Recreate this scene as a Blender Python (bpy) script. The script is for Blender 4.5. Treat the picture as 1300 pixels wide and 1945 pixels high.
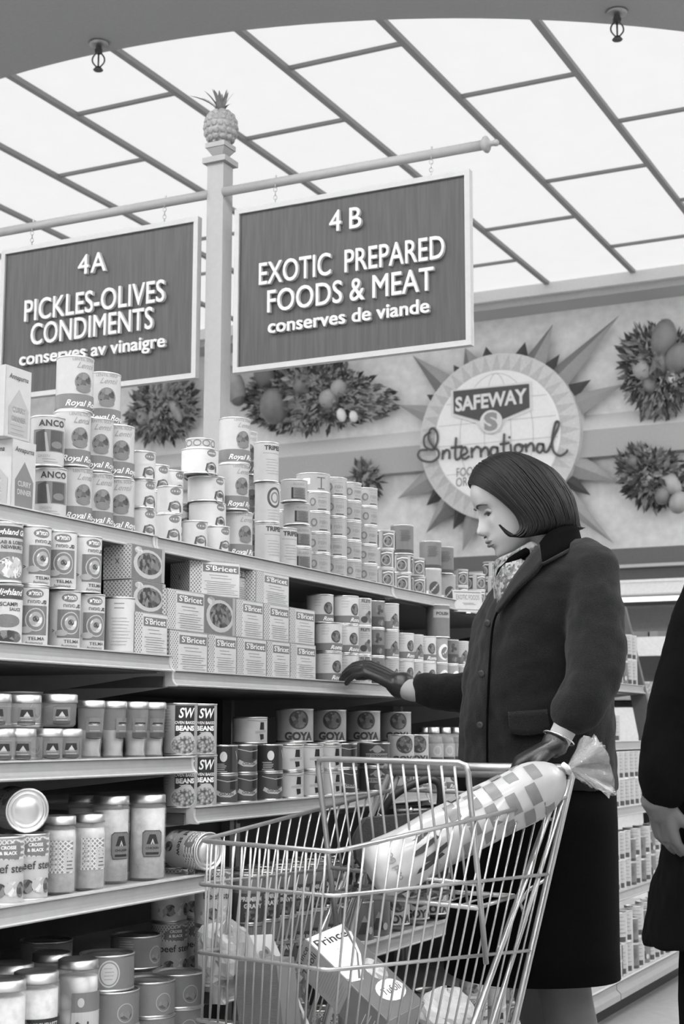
import bpy, math, random
from mathutils import Vector, Matrix
random.seed(7)
for o in list(bpy.data.objects): bpy.data.objects.remove(o)
scene = bpy.context.scene
COL = scene.collection
PI = math.pi
# ---------------------------------------------------------------- camera
F, W, HH, EYE = 2851.4, 1300.0, 1945.0, 0.97
YAW, PITCH, ROLL = math.radians(26.385), math.radians(8.296), math.radians(0.126)
fw = Vector((-math.sin(YAW)*math.cos(PITCH), math.cos(YAW)*math.cos(PITCH), math.sin(PITCH)))
r0 = Vector((math.cos(YAW), math.sin(YAW), 0)); u0 = r0.cross(fw)
RT = r0*math.cos(ROLL)+u0*math.sin(ROLL); UP = -r0*math.sin(ROLL)+u0*math.cos(ROLL)
EYEV = Vector((0, 0, EYE))
cam = bpy.data.cameras.new('camera'); camo = bpy.data.objects.new('camera', cam); COL.objects.link(camo)
mt = Matrix.Identity(4)
for i in range(3):
    mt[i][0] = RT[i]; mt[i][1] = UP[i]; mt[i][2] = -fw[i]; mt[i][3] = EYEV[i]
camo.matrix_world = mt
cam.sensor_fit = 'VERTICAL'; cam.sensor_height = 36.0; cam.sensor_width = 24.0
cam.lens = F/HH*36.0; cam.clip_end = 100; cam.clip_start = .05
cam.dof.use_dof = True; cam.dof.focus_distance = 3.15; cam.dof.aperture_fstop = 9.0
scene.camera = camo
# ---------------------------------------------------------------- light and exposure
LUM = 0.515        # radiance of the luminous ceiling panels
wd = bpy.data.worlds.new('store_ambient'); scene.world = wd; wd.use_nodes = True
wd.node_tree.nodes['Background'].inputs[0].default_value = (1, 1, 1, 1)
wd.node_tree.nodes['Background'].inputs[1].default_value = 0.40
vs = scene.view_settings
vs.view_transform = 'Standard'; vs.look = 'None'; vs.gamma = 1.0; vs.exposure = 0.75; vs.use_curve_mapping = False

# ---------------------------------------------------------------- pixel <-> scene helpers (image taken as 1300 x 1945)
def ray(px, py): return fw + RT*((px-W/2)/F) - UP*((py-HH/2)/F)
def onx(px, py, x): d = ray(px, py); return EYEV+d*(x/d.x)
def ony(px, py, y): d = ray(px, py); return EYEV+d*(y/d.y)
def onz(px, py, z): d = ray(px, py); return EYEV+d*((z-EYE)/d.z)
def ond(px, py, dep): return EYEV+ray(px, py)*dep
def pxof(p):
    c = Vector(p)-EYEV; z = c.dot(fw); return W/2+F*c.dot(RT)/z
def y_at(px, x, z):
    """aisle coordinate of the point on the line (x, *, z) that stands at picture column px"""
    a, b = .3, 12.0
    for _ in range(40):
        m = (a+b)/2
        if pxof((x, m, z)) < px: a = m
        else: b = m
    return (a+b)/2

# ---------------------------------------------------------------- materials
MATS = {}
def mat(key, val=.5, rough=.6, metal=0.0, var=.06, scale=60, bump=0, bscale=200, emit=0, spec=.4, tex=None, val2=None, alpha=1, trans=0, stretch=None, coat=0, sheen=0, ebase=None):
    if key in MATS: return MATS[key]
    m = bpy.data.materials.new(key); m.use_nodes = True; nt = m.node_tree; n = nt.nodes; b = n['Principled BSDF']
    tc = n.new('ShaderNodeTexCoord'); mp = n.new('ShaderNodeMapping'); nt.links.new(tc.outputs['Object'], mp.inputs[0])
    if stretch: mp.inputs['Scale'].default_value = stretch
    src = mp.outputs[0]; v2 = val2 if val2 is not None else None
    cr = n.new('ShaderNodeValToRGB')
    if tex == 'voro':
        t = n.new('ShaderNodeTexVoronoi'); t.inputs['Scale'].default_value = scale; nt.links.new(src, t.inputs['Vector']); out = t.outputs['Distance']
        lo, hi = v2, val; p0, p1 = .15, .75; inv = True
    elif tex == 'cells':
        t = n.new('ShaderNodeTexVoronoi'); t.inputs['Scale'].default_value = scale; nt.links.new(src, t.inputs['Vector'])
        sp = n.new('ShaderNodeSeparateColor'); nt.links.new(t.outputs['Color'], sp.inputs[0]); out = sp.outputs[0]
        lo, hi = v2, val; p0, p1 = .1, .9; inv = False
    elif tex == 'tartan':
        w1 = n.new('ShaderNodeTexWave'); w1.bands_direction = 'DIAGONAL'; w1.inputs['Scale'].default_value = scale; nt.links.new(src, w1.inputs['Vector'])
        mp2 = n.new('ShaderNodeMapping'); mp2.inputs['Scale'].default_value = (1, -1, -1) ; nt.links.new(tc.outputs['Object'], mp2.inputs[0])
        mp2.inputs['Scale'].default_value = (1, 1, -1)
        w2 = n.new('ShaderNodeTexWave'); w2.bands_direction = 'DIAGONAL'; w2.inputs['Scale'].default_value = scale; nt.links.new(mp2.outputs[0], w2.inputs['Vector'])
        ad = n.new('ShaderNodeMath'); ad.operation = 'MAXIMUM'; nt.links.new(w1.outputs['Fac'], ad.inputs[0]); nt.links.new(w2.outputs['Fac'], ad.inputs[1]); out = ad.outputs[0]
        lo, hi = v2, val; p0, p1 = .55, .95; inv = False
    elif tex == 'wood':
        t = n.new('ShaderNodeTexNoise'); t.inputs['Scale'].default_value = scale; t.inputs['Detail'].default_value = 6; nt.links.new(src, t.inputs['Vector']); out = t.outputs['Fac']
        lo, hi = v2, val; p0, p1 = .35, .65; inv = False
    else:
        t = n.new('ShaderNodeTexNoise'); t.inputs['Scale'].default_value = scale; t.inputs['Detail'].default_value = 4; nt.links.new(src, t.inputs['Vector']); out = t.outputs['Fac']
        if v2 is not None: lo, hi = v2, val
        else: lo, hi = val*(1-var), val*(1+var)
        p0, p1 = .3, .7; inv = False
    if inv: lo, hi = hi, lo
    cr.color_ramp.elements[0].position = p0; cr.color_ramp.elements[1].position = p1
    lo = min(lo, 1); hi = min(hi, 1)
    cr.color_ramp.elements[0].color = (lo, lo, lo, 1); cr.color_ramp.elements[1].color = (hi, hi, hi, 1)
    nt.links.new(out, cr.inputs[0]); nt.links.new(cr.outputs[0], b.inputs['Base Color'])
    b.inputs['Roughness'].default_value = rough; b.inputs['Metallic'].default_value = metal
    b.inputs['Specular IOR Level'].default_value = spec
    if coat: b.inputs['Coat Weight'].default_value = coat
    if sheen: b.inputs['Sheen Weight'].default_value = sheen; b.inputs['Sheen Roughness'].default_value = .6
    if emit:
        nt.links.new(cr.outputs[0], b.inputs['Emission Color']); b.inputs['Emission Strength'].default_value = emit
        if ebase is not None:
            nt.links.remove(b.inputs['Base Color'].links[0]); b.inputs['Base Color'].default_value = (ebase, ebase, ebase, 1)
    if alpha < 1: b.inputs['Alpha'].default_value = alpha
    if trans: b.inputs['Transmission Weight'].default_value = trans
    if bump:
        t2 = n.new('ShaderNodeTexNoise'); t2.inputs['Scale'].default_value = bscale; t2.inputs['Detail'].default_value = 3; nt.links.new(src, t2.inputs['Vector'])
        bp = n.new('ShaderNodeBump'); bp.inputs['Strength'].default_value = bump; bp.inputs['Distance'].default_value = .003
        nt.links.new(t2.outputs['Fac'], bp.inputs['Height']); nt.links.new(bp.outputs[0], b.inputs['Normal'])
    MATS[key] = m; return m

# grey palette: the picture is black and white
mat('white', .80, .5); mat('offwhite', .66, .5); mat('paper', .72, .6); mat('light', .52, .5); mat('mid', .33, .5); mat('midd', .22, .5)
mat('dark', .10, .5); mat('black', .03, .5); mat('ink', .05, .6); mat('greyink', .25, .6)
mat('tin', .66, .38, 1.0, .04); mat('tin_dark', .35, .4, .9); mat('chrome', .86, .16, 1.0, .02)
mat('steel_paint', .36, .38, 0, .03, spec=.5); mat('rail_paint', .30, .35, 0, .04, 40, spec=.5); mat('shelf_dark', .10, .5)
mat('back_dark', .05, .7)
mat('beans', .42, .5, tex='voro', scale=160, val2=.07); mat('stew', .20, .5, tex='cells', scale=110, val2=.035)
mat('food_light', .62, .45, tex='cells', scale=90, val2=.28)
mat('tartan', .60, .55, tex='tartan', scale=70, val2=.20)
mat('wood_sign', .062, .5, tex='wood', scale=18, val2=.043, stretch=(6, 6, .35))
mat('glass_clear', .9, .06, 0, .01, trans=1, spec=.5)

# ---------------------------------------------------------------- mesh builder
class MB:
    def __init__(s): s.v = []; s.f = []; s.m = []; s.mk = []; s.sm = []
    def mi(s, k):
        if k not in s.mk: s.mk.append(k)
        return s.mk.index(k)
    def add(s, vs, fs, k, smooth=False):
        o = len(s.v); s.v.extend([tuple(p) for p in vs]); i = s.mi(k)
        for f in fs: s.f.append(tuple(o+j for j in f)); s.m.append(i); s.sm.append(smooth)
    def box(s, a, b, k, M=None):
        (x0, y0, z0), (x1, y1, z1) = a, b
        vs = [(x0, y0, z0), (x1, y0, z0), (x1, y1, z0), (x0, y1, z0), (x0, y0, z1), (x1, y0, z1), (x1, y1, z1), (x0, y1, z1)]
        if M: vs = [M @ Vector(p) for p in vs]
        s.add(vs, [(0, 3, 2, 1), (4, 5, 6, 7), (0, 1, 5, 4), (1, 2, 6, 5), (2, 3, 7, 6), (3, 0, 4, 7)], k)
    def lathe(s, prof, k, n=24, c=(0, 0, 0), M=None, ks=None, sm=True):
        vs = []; fs = []; kk = []
        for (r, z) in prof:
            for i in range(n):
                a = 2*PI*i/n; p = Vector((c[0]+r*math.cos(a), c[1]+r*math.sin(a), c[2]+z)); vs.append(M @ p if M else p)
        L = len(prof)
        for j in range(L-1):
            s_f = []
            for i in range(n):
                i2 = (i+1) % n
                s_f.append((j*n+i, j*n+i2, (j+1)*n+i2, (j+1)*n+i))
            fs.append(s_f)
        o = len(s.v); s.v.extend([tuple(p) for p in vs])
        for j, sf in enumerate(fs):
            i = s.mi(ks[j] if ks else k)
            for f in sf: s.f.append(tuple(o+q for q in f)); s.m.append(i); s.sm.append(sm)
    def tube(s, pts, r, k, n=8, closed=False, cap=True, sm=True):
        pts = [Vector(p) for p in pts]; L = len(pts)
        rs = r if isinstance(r, (list, tuple)) else [r]*L
        up = None; vs = []
        for i, p in enumerate(pts):
            if closed: t = pts[(i+1) % L]-pts[i-1]
            else: t = pts[min(i+1, L-1)]-pts[max(i-1, 0)]
            t.normalize()
            if up is None:
                up = Vector((0, 0, 1)) if abs(t.z) < .9 else Vector((1, 0, 0))
            up = (up-t*up.dot(t))
            if up.length < 1e-6: up = t.orthogonal()
            up.normalize(); sd = t.cross(up)
            for j in range(n):
                a = 2*PI*j/n; vs.append(p+(up*math.cos(a)+sd*math.sin(a))*rs[i])
        fs = []
        for i in range(L if closed else L-1):
            i2 = (i+1) % L
            for j in range(n):
                j2 = (j+1) % n; fs.append((i*n+j, i*n+j2, i2*n+j2, i2*n+j))
        if cap and not closed: fs.append(tuple(range(n))[::-1]); fs.append(tuple((L-1)*n+j for j in range(n)))
        s.add(vs, fs, k, sm)
    def prism(s, poly, d, k, M=None):
        """poly in xy, extruded in z by d"""
        n = len(poly); vs = [Vector((p[0], p[1], 0)) for p in poly]+[Vector((p[0], p[1], d)) for p in poly]
        if M: vs = [M @ p for p in vs]
        fs = [tuple(range(n))[::-1], tuple(range(n, 2*n))]+[(i, (i+1) % n, n+(i+1) % n, n+i) for i in range(n)]
        s.add(vs, fs, k)
    def build(s, name, parent=None, loc=None, rot=None, kind=None):
        me = s.mesh(name); return inst(name, me, parent, loc, rot, kind)
    def mesh(s, name):
        me = bpy.data.meshes.new(name); me.from_pydata(s.v, [], s.f)
        for k in s.mk: me.materials.append(MATS[k])
        me.polygons.foreach_set('material_index', s.m); me.polygons.foreach_set('use_smooth', s.sm); me.update()
        return me
def inst(name, me, parent=None, loc=None, rot=None, kind=None):
    o = bpy.data.objects.new(name, me); COL.objects.link(o)
    if parent: o.parent = parent
    if loc is not None: o.location = loc
    if rot is not None: o.rotation_euler = rot if isinstance(rot, (tuple, list)) else (0, 0, rot)
    if kind: o['kind'] = kind
    return o
def tag(o, label, cat, group=None):
    o['label'] = label; o['category'] = cat
    if group: o['group'] = group
    return o
def thing(name, label, cat, loc=(0, 0, 0), rot=0, group=None):
    o = inst(name, None, None, loc, rot); o.empty_display_size = .05
    return tag(o, label, cat, group)
def struct(o): o['kind'] = 'structure'; return o

# ---------------------------------------------------------------- lettering
TXT = {}
def text_geo(s, bold=0, shear=0, extrude=0, bevel=0, res=3, space=1.0):
    key = (s, bold, shear, extrude, bevel, res, space)
    if key not in TXT:
        c = bpy.data.curves.new('t', 'FONT'); c.body = s; c.size = 1; c.offset = bold; c.shear = shear; c.extrude = extrude; c.bevel_depth = bevel
        c.resolution_u = res; c.align_x = 'CENTER'; c.align_y = 'CENTER'; c.space_character = space
        o = bpy.data.objects.new('t', c); COL.objects.link(o)
        dg = bpy.context.evaluated_depsgraph_get(); me = bpy.data.meshes.new_from_object(o.evaluated_get(dg))
        TXT[key] = ([tuple(v.co) for v in me.vertices], [tuple(p.vertices) for p in me.polygons])
        bpy.data.objects.remove(o); bpy.data.curves.remove(c); bpy.data.meshes.remove(me)
    return TXT[key]

class Art(MB):
    """flat print laid on a surface: surf(u, v, lift) -> point"""
    def __init__(s, surf, step=.006): super().__init__(); s.surf = surf; s.ly = 0; s.step = step
    def nx(s): s.ly += 1; return .0003+.00012*s.ly
    def rect(s, u0, u1, v0, v1, k):
        l = s.nx(); n = max(1, int(abs(u1-u0)/s.step)); vs = []
        for i in range(n+1):
            u = u0+(u1-u0)*i/n; vs += [s.surf(u, v0, l), s.surf(u, v1, l)]
        s.add(vs, [(2*i, 2*i+2, 2*i+3, 2*i+1) for i in range(n)], k)
    def ell(s, u, v, ru, rv, k, n=20, a0=0):
        l = s.nx(); vs = [s.surf(u, v, l)]
        K = 1 if max(ru, rv) < .008 else 4
        for q in range(1, K+1):
            for i in range(n):
                a = 2*PI*i/n; vs.append(s.surf(u+ru*q/K*math.cos(a), v+rv*q/K*math.sin(a), l))
        fs = [(0, 1+i, 1+(i+1) % n) for i in range(n)]
        for q in range(K-1): o_ = 1+q*n; fs += [(o_+i, o_+n+i, o_+n+(i+1) % n, o_+(i+1) % n) for i in range(n)]
        s.add(vs, fs, k)
    def ring(s, u, v, ru, rv, w, k, n=24):
        l = s.nx(); vs = []
        for i in range(n):
            a = 2*PI*i/n
            vs += [s.surf(u+ru*math.cos(a), v+rv*math.sin(a), l), s.surf(u+(ru-w)*math.cos(a), v+(rv-w)*math.sin(a), l)]
        s.add(vs, [(2*i, (2*i+2) % (2*n), (2*i+3) % (2*n), 2*i+1) for i in range(n)], k)
    def poly(s, pts, k):
        l = s.nx(); u0, u1 = min(p[0] for p in pts), max(p[0] for p in pts); n = max(1, int((u1-u0)/s.step+.5))
        def clip(P, c, sg):
            out = []
            for a, b in zip(P, P[1:]+P[:1]):
                ia, ib = sg*(a[0]-c) >= -1e-9, sg*(b[0]-c) >= -1e-9
                if ia: out.append(a)
                if ia != ib: t = (c-a[0])/(b[0]-a[0]); out.append((c, a[1]+(b[1]-a[1])*t))
            return out
        for i in range(n):
            P = clip(clip(list(pts), u0+(u1-u0)*i/n, 1), u0+(u1-u0)*(i+1)/n, -1) if n > 1 else list(pts)
            if len(P) > 2: s.add([s.surf(p[0], p[1], l) for p in P], [tuple(range(len(P)))], k)
    def txt(s, t, u, v, size, k, bold=0, shear=0, sx=1, rot=0, space=1.0):
        l = s.nx()+.0004; vs, fs = text_geo(t, bold, shear, space=space); cr, sr = math.cos(rot), math.sin(rot)
        P = []
        for p in vs:
            a, b = p[0]*size*sx, p[1]*size
            P.append(s.surf(u+a*cr-b*sr, v+a*sr+b*cr, l))
        s.add(P, fs, k)
    def fit(s, t, u, v, wid, hgt, k, bold=0, shear=0, rot=0):
        vs, _ = text_geo(t, bold, shear); w0 = max(p[0] for p in vs)-min(p[0] for p in vs); h0 = max(p[1] for p in vs)-min(p[1] for p in vs)
        s.txt(t, u, v, hgt/h0, k, bold, shear, (wid/w0)/(hgt/h0), rot)
    def stroke(s, pts, w, k):
        l = s.nx(); vs = []; Q = [pts[0]]
        for a, b in zip(pts, pts[1:]):
            m_ = max(1, int(math.hypot(b[0]-a[0], b[1]-a[1])/s.step)); Q += [(a[0]+(b[0]-a[0])*q/m_, a[1]+(b[1]-a[1])*q/m_) for q in range(1, m_+1)]
        pts = Q; n = len(pts)
        for i, p in enumerate(pts):
            a = pts[max(i-1, 0)]; b = pts[min(i+1, n-1)]; dx, dy = b[0]-a[0], b[1]-a[1]; L = math.hypot(dx, dy) or 1
            nx, ny = -dy/L*w/2, dx/L*w/2
            vs += [s.surf(p[0]+nx, p[1]+ny, l), s.surf(p[0]-nx, p[1]-ny, l)]
        s.add(vs, [(2*i, 2*i+1, 2*i+3, 2*i+2) for i in range(n-1)], k)
    def lines(s, u0, u1, v0, v1, n, k='greyink', w=.0012, seed=1):
        rn = random.Random(seed)
        for i in range(n):
            v = v1-(v1-v0)*i/max(1, n-1); s.rect(u0+(u1-u0)*rn.uniform(0, .12), u1-(u1-u0)*rn.uniform(0, .25), v-w/2, v+w/2, k)
def cyl_surf(r): return lambda u, v, l: ((r+l)*math.cos(u/r), (r+l)*math.sin(u/r), v)
def flat_surf(o, U, V):
    o, U, V = Vector(o), Vector(U).normalized(), Vector(V).normalized(); N = U.cross(V)
    return lambda u, v, l: o+U*u+V*v+N*l
def spline(pts, n=8, closed=False):
    """Catmull-Rom through pts"""
    P = [Vector(p) for p in pts]; out = []; L = len(P)
    rng = range(L if closed else L-1)
    for i in rng:
        p0 = P[(i-1) % L] if closed or i > 0 else P[0]; p1 = P[i]; p2 = P[(i+1) % L]; p3 = P[(i+2) % L] if closed or i+2 < L else P[-1]
        for j in range(n):
            t = j/n
            out.append(.5*((2*p1)+(p2-p0)*t+(2*p0-5*p1+4*p2-p3)*t*t+(3*p1-p0-3*p2+p3)*t**3))
    if not closed: out.append(P[-1])
    return out
ORD = ['first', 'second', 'third', 'fourth', 'fifth', 'sixth', 'seventh', 'eighth', 'ninth', 'tenth', 'eleventh', 'twelfth', 'thirteenth', 'fourteenth', 'fifteenth', 'sixteenth', 'seventeenth', 'eighteenth', 'nineteenth', 'twentieth']
# ================================================================ the room
mat('floor', .40, .35, 0, .10, 30); mat('ceil_dark', .31, .8, 0, .03); mat('grid_bar', .26, .5, 0, .02)
mat('lum_panel', .95, .6, 0, .012, 6, emit=LUM, ebase=.12); mat('wall_texture', .92, .85, tex=None, val2=.76, scale=14, bump=.5, bscale=60)
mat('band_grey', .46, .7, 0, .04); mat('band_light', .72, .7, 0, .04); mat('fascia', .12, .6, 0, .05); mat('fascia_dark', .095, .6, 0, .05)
mat('cornice_light', .75, .6, 0, .03); mat('tube_light', .95, .4, emit=.9)
CZ, DZ, WY = 4.07, 3.90, 10.0
b = MB(); b.box((-9, -5, -.05), (7, WY+.2, 0), 'floor'); struct(b.build('floor'))
fl = bpy.data.objects['floor']
b = MB(); b.box((-9, WY, 0), (7, WY+.15, CZ+.3), 'wall_texture'); wall = struct(b.build('wall_back'))
# dropped ceiling with the round opening
CX, CY, CR = -3.876, 8.946, 3.862
b = MB(); xs = [-9+16*i/160 for i in range(161)]
def edge_y(x):
    d = CR*CR-(x-CX)**2
    return CY-math.sqrt(d) if d > 0 else WY
for x0, x1 in zip(xs, xs[1:]):
    y0, y1 = edge_y(x0), edge_y(x1)
    b.add([(x0, -5, DZ), (x1, -5, DZ), (x1, y1, DZ), (x0, y0, DZ), (x0, -5, DZ+.12), (x1, -5, DZ+.12), (x1, y1, DZ+.12), (x0, y0, DZ+.12)],
          [(0, 3, 2, 1), (4, 5, 6, 7), (2, 3, 7, 6)], 'ceil_dark')
struct(b.build('ceiling'))
# luminous ceiling above the opening: every panel and bar of its own
lc = inst('ceiling_luminous', None); struct(lc)
bw = .61; X0 = -2.611; L = 1.29
pm = MB(); pm.box((0, 0, 0), (bw-.03, L-.02, .012), 'lum_panel'); pme = pm.mesh('panel')
lb = MB(); lb.box((-.016, 4.6, -.02), (.016, WY-.05, .02), 'grid_bar'); lbe = lb.mesh('grid_bar')
cb = MB(); cb.box((.016, -.011, -.012), (bw-.016, .011, .012), 'grid_bar'); cbe = cb.mesh('cross_bar')
for j in range(-9, 6):
    x = X0+bw*j
    if abs(x-CX) < CR+.7: inst('grid_bar', lbe, lc, (x, 0, CZ))
    y = (6.555 if j % 2 == 0 else 5.90)-L*2
    while y < WY:
        if max(edge_y(x), edge_y(x+bw)) < y+L+.6 and y+L > 4.7 and abs(x+bw/2-CX) < CR+.5:
            inst('cross_bar', cbe, lc, (x, y, CZ)); inst('panel', pme, lc, (x+.015, y+.01, CZ+.004))
        y += L
# cornice along the wall, ledge, lower fascia
def trim(name, y0, y1, z0, z1, k, x0=-9, x1=7):
    b = MB(); b.box((x0, y0, z0), (x1, y1, z1), k); return struct(b.build(name))
trim('trim_1', WY-.30, WY-.002, 3.985, 4.065, 'cornice_light')
trim('trim_2', WY-.26, WY-.002, 3.935, 3.984, 'band_grey')
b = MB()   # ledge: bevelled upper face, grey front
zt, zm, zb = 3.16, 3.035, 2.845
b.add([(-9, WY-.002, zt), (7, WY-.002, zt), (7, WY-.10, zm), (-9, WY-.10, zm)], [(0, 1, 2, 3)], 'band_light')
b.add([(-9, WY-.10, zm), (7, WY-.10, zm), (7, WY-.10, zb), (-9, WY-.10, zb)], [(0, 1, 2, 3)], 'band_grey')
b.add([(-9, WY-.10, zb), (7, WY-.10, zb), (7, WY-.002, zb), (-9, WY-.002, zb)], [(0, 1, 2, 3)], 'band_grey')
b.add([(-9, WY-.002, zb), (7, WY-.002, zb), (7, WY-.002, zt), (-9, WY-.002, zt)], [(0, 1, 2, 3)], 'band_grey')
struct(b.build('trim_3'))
# sprinklers on the dropped ceiling
mat('brass_dark', .12, .35, .8)
def sprinkler(px, py, label):
    p = onz(px, py, DZ); t = thing('ceiling_sprinkler', label, 'sprinkler', p)
    m = MB(); m.lathe([(0, 0), (.042, 0), (.045, -.006), (.040, -.014), (.020, -.017), (0, -.017)], 'tin_dark', 24); m.build('flange', t)
    m = MB(); m.lathe([(.013, -.015), (.014, -.03), (.018, -.032), (.018, -.048), (.010, -.052), (0, -.052)], 'brass_dark', 6, sm=False); m.build('nozzle', t)
    m = MB()
    for s in (-1, 1):
        m.tube(spline([(s*.010*.9, s*.0045, -.048), (s*.024*.9, s*.011, -.068), (s*.024*.9, s*.011, -.09), (s*.006, s*.003, -.112)], 6), .0035, 'brass_dark', 6)
    m.build('yoke', t)
    m = MB(); m.lathe([(.0, -.050), (.004, -.052), (.004, -.108), (0, -.11)], 'brass_dark', 8); m.build('link', t)
    m = MB(); m.lathe([(0, -.108), (.010, -.11), (.022, -.124), (.020, -.127), (0, -.122)], 'brass_dark', 16); m.build('deflector', t)
sprinkler(188, 81, 'small metal ceiling sprinkler above the pickles sign')
sprinkler(1172, 21, 'small metal ceiling sprinkler at the right edge of the dark ceiling')
# added fluorescent fixtures, out of view, put in to brighten shelves, wall and woman
mat('fill_troffer', .9, .5, 0, .01, emit=31)
tf = MB(); tf.box((-.6, -.15, -.02), (.6, .15, .0), 'cornice_light'); tfm = tf.mesh('housing')
td = MB(); td.box((-.57, -.13, -.03), (.57, .13, -.02), 'fill_troffer'); tdm = td.mesh('diffuser')
spots = [(x, y) for y in (-3.4, -1.5, .4, 2.3) for x in (-8.2, -6.0, -3.8, -1.6, .6, 2.8, 5.0)]+[(1.0, 5.0), (3.2, 5.0), (1.0, 6.8), (3.2, 6.8), (1.0, 8.6), (3.2, 8.6)]
for i, (x, y) in enumerate(spots):
    rw = sorted(set(q[1] for q in spots)).index(y); cl = sorted(q[0] for q in spots if q[1] == y).index(x)
    t = thing('added_ceiling_light', 'added fluorescent fill light, %s from left, %s row from the entrance' % (ORD[cl], ORD[rw]), 'ceiling light', (x, y, DZ-.001), 0, 'added fluorescent lights of the dropped ceiling')
    inst('housing', tfm, t); inst('diffuser', tdm, t)
# ================================================================ sign post, rods, signs
mat('post_paint', .305, .55, 0, .03); mat('letter', .50, .5, 0, .03); mat('frame_paint', .40, .5, 0, .03); mat('pine_skin', .36, .45, tex=None, val2=.22, scale=90, bump=.6, bscale=160); mat('pine_leaf', .20, .5, val2=.12, scale=40)
PX, PY = -2.34, onx(418, 780, -2.34).y      # right front edge of the post
pw = (Vector((PX, PY, 0))-Vector((ony(387, 780, PY).x, PY, 0))).length
cx, cy = PX-pw/2, PY+pw/2
t = thing('sign_post', 'tall pale square sign post with moulded cap among the shelves', 'post', (cx, cy, 0))
capz = ony(412, 305, PY).z
b = MB(); b.box((-pw/2, -pw/2, .12), (pw/2, pw/2, capz), 'post_paint'); b.build('shaft', t)
def frust(b, z0, h0, z1, h1, k):
    v = [(-h0, -h0, z0), (h0, -h0, z0), (h0, h0, z0), (-h0, h0, z0), (-h1, -h1, z1), (h1, -h1, z1), (h1, h1, z1), (-h1, h1, z1)]
    b.add(v, [(0, 3, 2, 1), (4, 5, 6, 7), (0, 1, 5, 4), (1, 2, 6, 5), (2, 3, 7, 6), (3, 0, 4, 7)], k)
b = MB(); q = pw/2; frust(b, capz-.006, q+.012, capz+.012, q+.012, 'post_paint'); frust(b, capz+.012, q+.010, capz+.022, q-.012, 'post_paint'); b.build('collar_moulding', t)
b = MB(); frust(b, capz+.020, q-.013, capz+.045, q+.004, 'post_paint'); frust(b, capz+.046, q+.006, capz+.062, q+.006, 'post_paint'); b.build('finial_block', t)
# pineapple
pz = capz+.062; pr_, ph = .051, .112
t2 = thing('pineapple', 'carved pineapple with leafy crown on top of the sign post', 'pineapple', (cx, cy, pz))
b = MB(); n = 26; vs = []; fs = []
for j in range(17):
    a = PI*j/16
    for i in range(n):
        th = 2*PI*i/n; rr = pr_*math.sin(a)**.75
        vs.append((rr*math.cos(th), rr*math.sin(th), ph*.5-ph*.5*math.cos(a)))
for j in range(16):
    for i in range(n): fs.append((j*n+i, j*n+(i+1) % n, (j+1)*n+(i+1) % n, (j+1)*n+i))
b.add(vs, fs, 'pine_skin', True); b.build('fruit', t2)
eye = MB(); eye.lathe([(.0115, -.004), (.0095, .003), (.005, .0052), (.002, .0045), (0, .0075)], 'pine_skin', 6); eyem = eye.mesh('eye')
for j in range(7):
    a = PI*(j+1)/8
    rr = pr_*math.sin(a)**.75; nn = max(6, int(2*PI*rr/.021))
    for i in range(nn):
        th = 2*PI*(i+.5*(j % 2))/nn
        p = Vector((rr*math.cos(th), rr*math.sin(th), ph*.5-ph*.5*math.cos(a))); nrm = Vector((math.cos(th)*math.sin(a), math.sin(th)*math.sin(a), -math.cos(a)*.8)).normalized()
        o = inst('eye', eyem, t2, p); o.rotation_euler = nrm.to_track_quat('Z', 'Y').to_euler()
rn = random.Random(3)
for i in range(15):
    th = 2*PI*i/15*2.4; out = .25+.9*(i/15)**1.3; Lf = .085-.02*(i/15)+rn.uniform(-.01, .012)
    if i == 12: th = math.radians(205); out = 1.5; Lf = .085
    if i == 13: th = math.radians(185); out = 1.1; Lf = .08
    d = Vector((math.cos(th), math.sin(th), 0)); b = MB(); vs = []
    for q in range(7):
        s = q/6; p = Vector((0, 0, .0))+d*(.006+out*Lf*.62*s*(.5+.7*s))+Vector((0, 0, Lf*(s-.35*out*s*s*.6))); w = .011*(1-s)**.7*(.7+s*.6)+.0004
        sd = Vector((-d.y, d.x, 0)); vs += [p+sd*w, p-d*.003*(1-s), p-sd*w]
    fs = []
    for q in range(6): fs += [(3*q, 3*q+1, 3*q+4, 3*q+3), (3*q+1, 3*q+2, 3*q+5, 3*q+4)]
    b.add(vs, fs, 'pine_leaf', True); b.build('leaf', t2, (0, 0, ph-.004))
# rods and signs
def islands(vs, fs):
    """split lettering into its letters (an i keeps its dot)"""
    par = list(range(len(vs)))
    def find(i):
        while par[i] != i: par[i] = par[par[i]]; i = par[i]
        return i
    for f in fs:
        for i in f[1:]: par[find(i)] = find(f[0])
    keyed = {}
    for i, v in enumerate(vs): keyed.setdefault((round(v[0], 5), round(v[1], 5)), []).append(i)
    for g in keyed.values():
        for i in g[1:]: par[find(i)] = find(g[0])
    G = {}
    for f in fs: G.setdefault(find(f[0]), []).append(f)
    L = [[min(vs[i][0] for f in g for i in f), max(vs[i][0] for f in g for i in f), g] for g in G.values()]; L.sort(key=lambda q: q[0]); out = []
    for a, b_, g in L:
        if out and a < out[-1][1]-.3*min(b_-a, out[-1][1]-out[-1][0]): out[-1][1] = max(out[-1][1], b_); out[-1][2] += g
        else: out.append([a, b_, g])
    return [o[2] for o in out]
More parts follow.
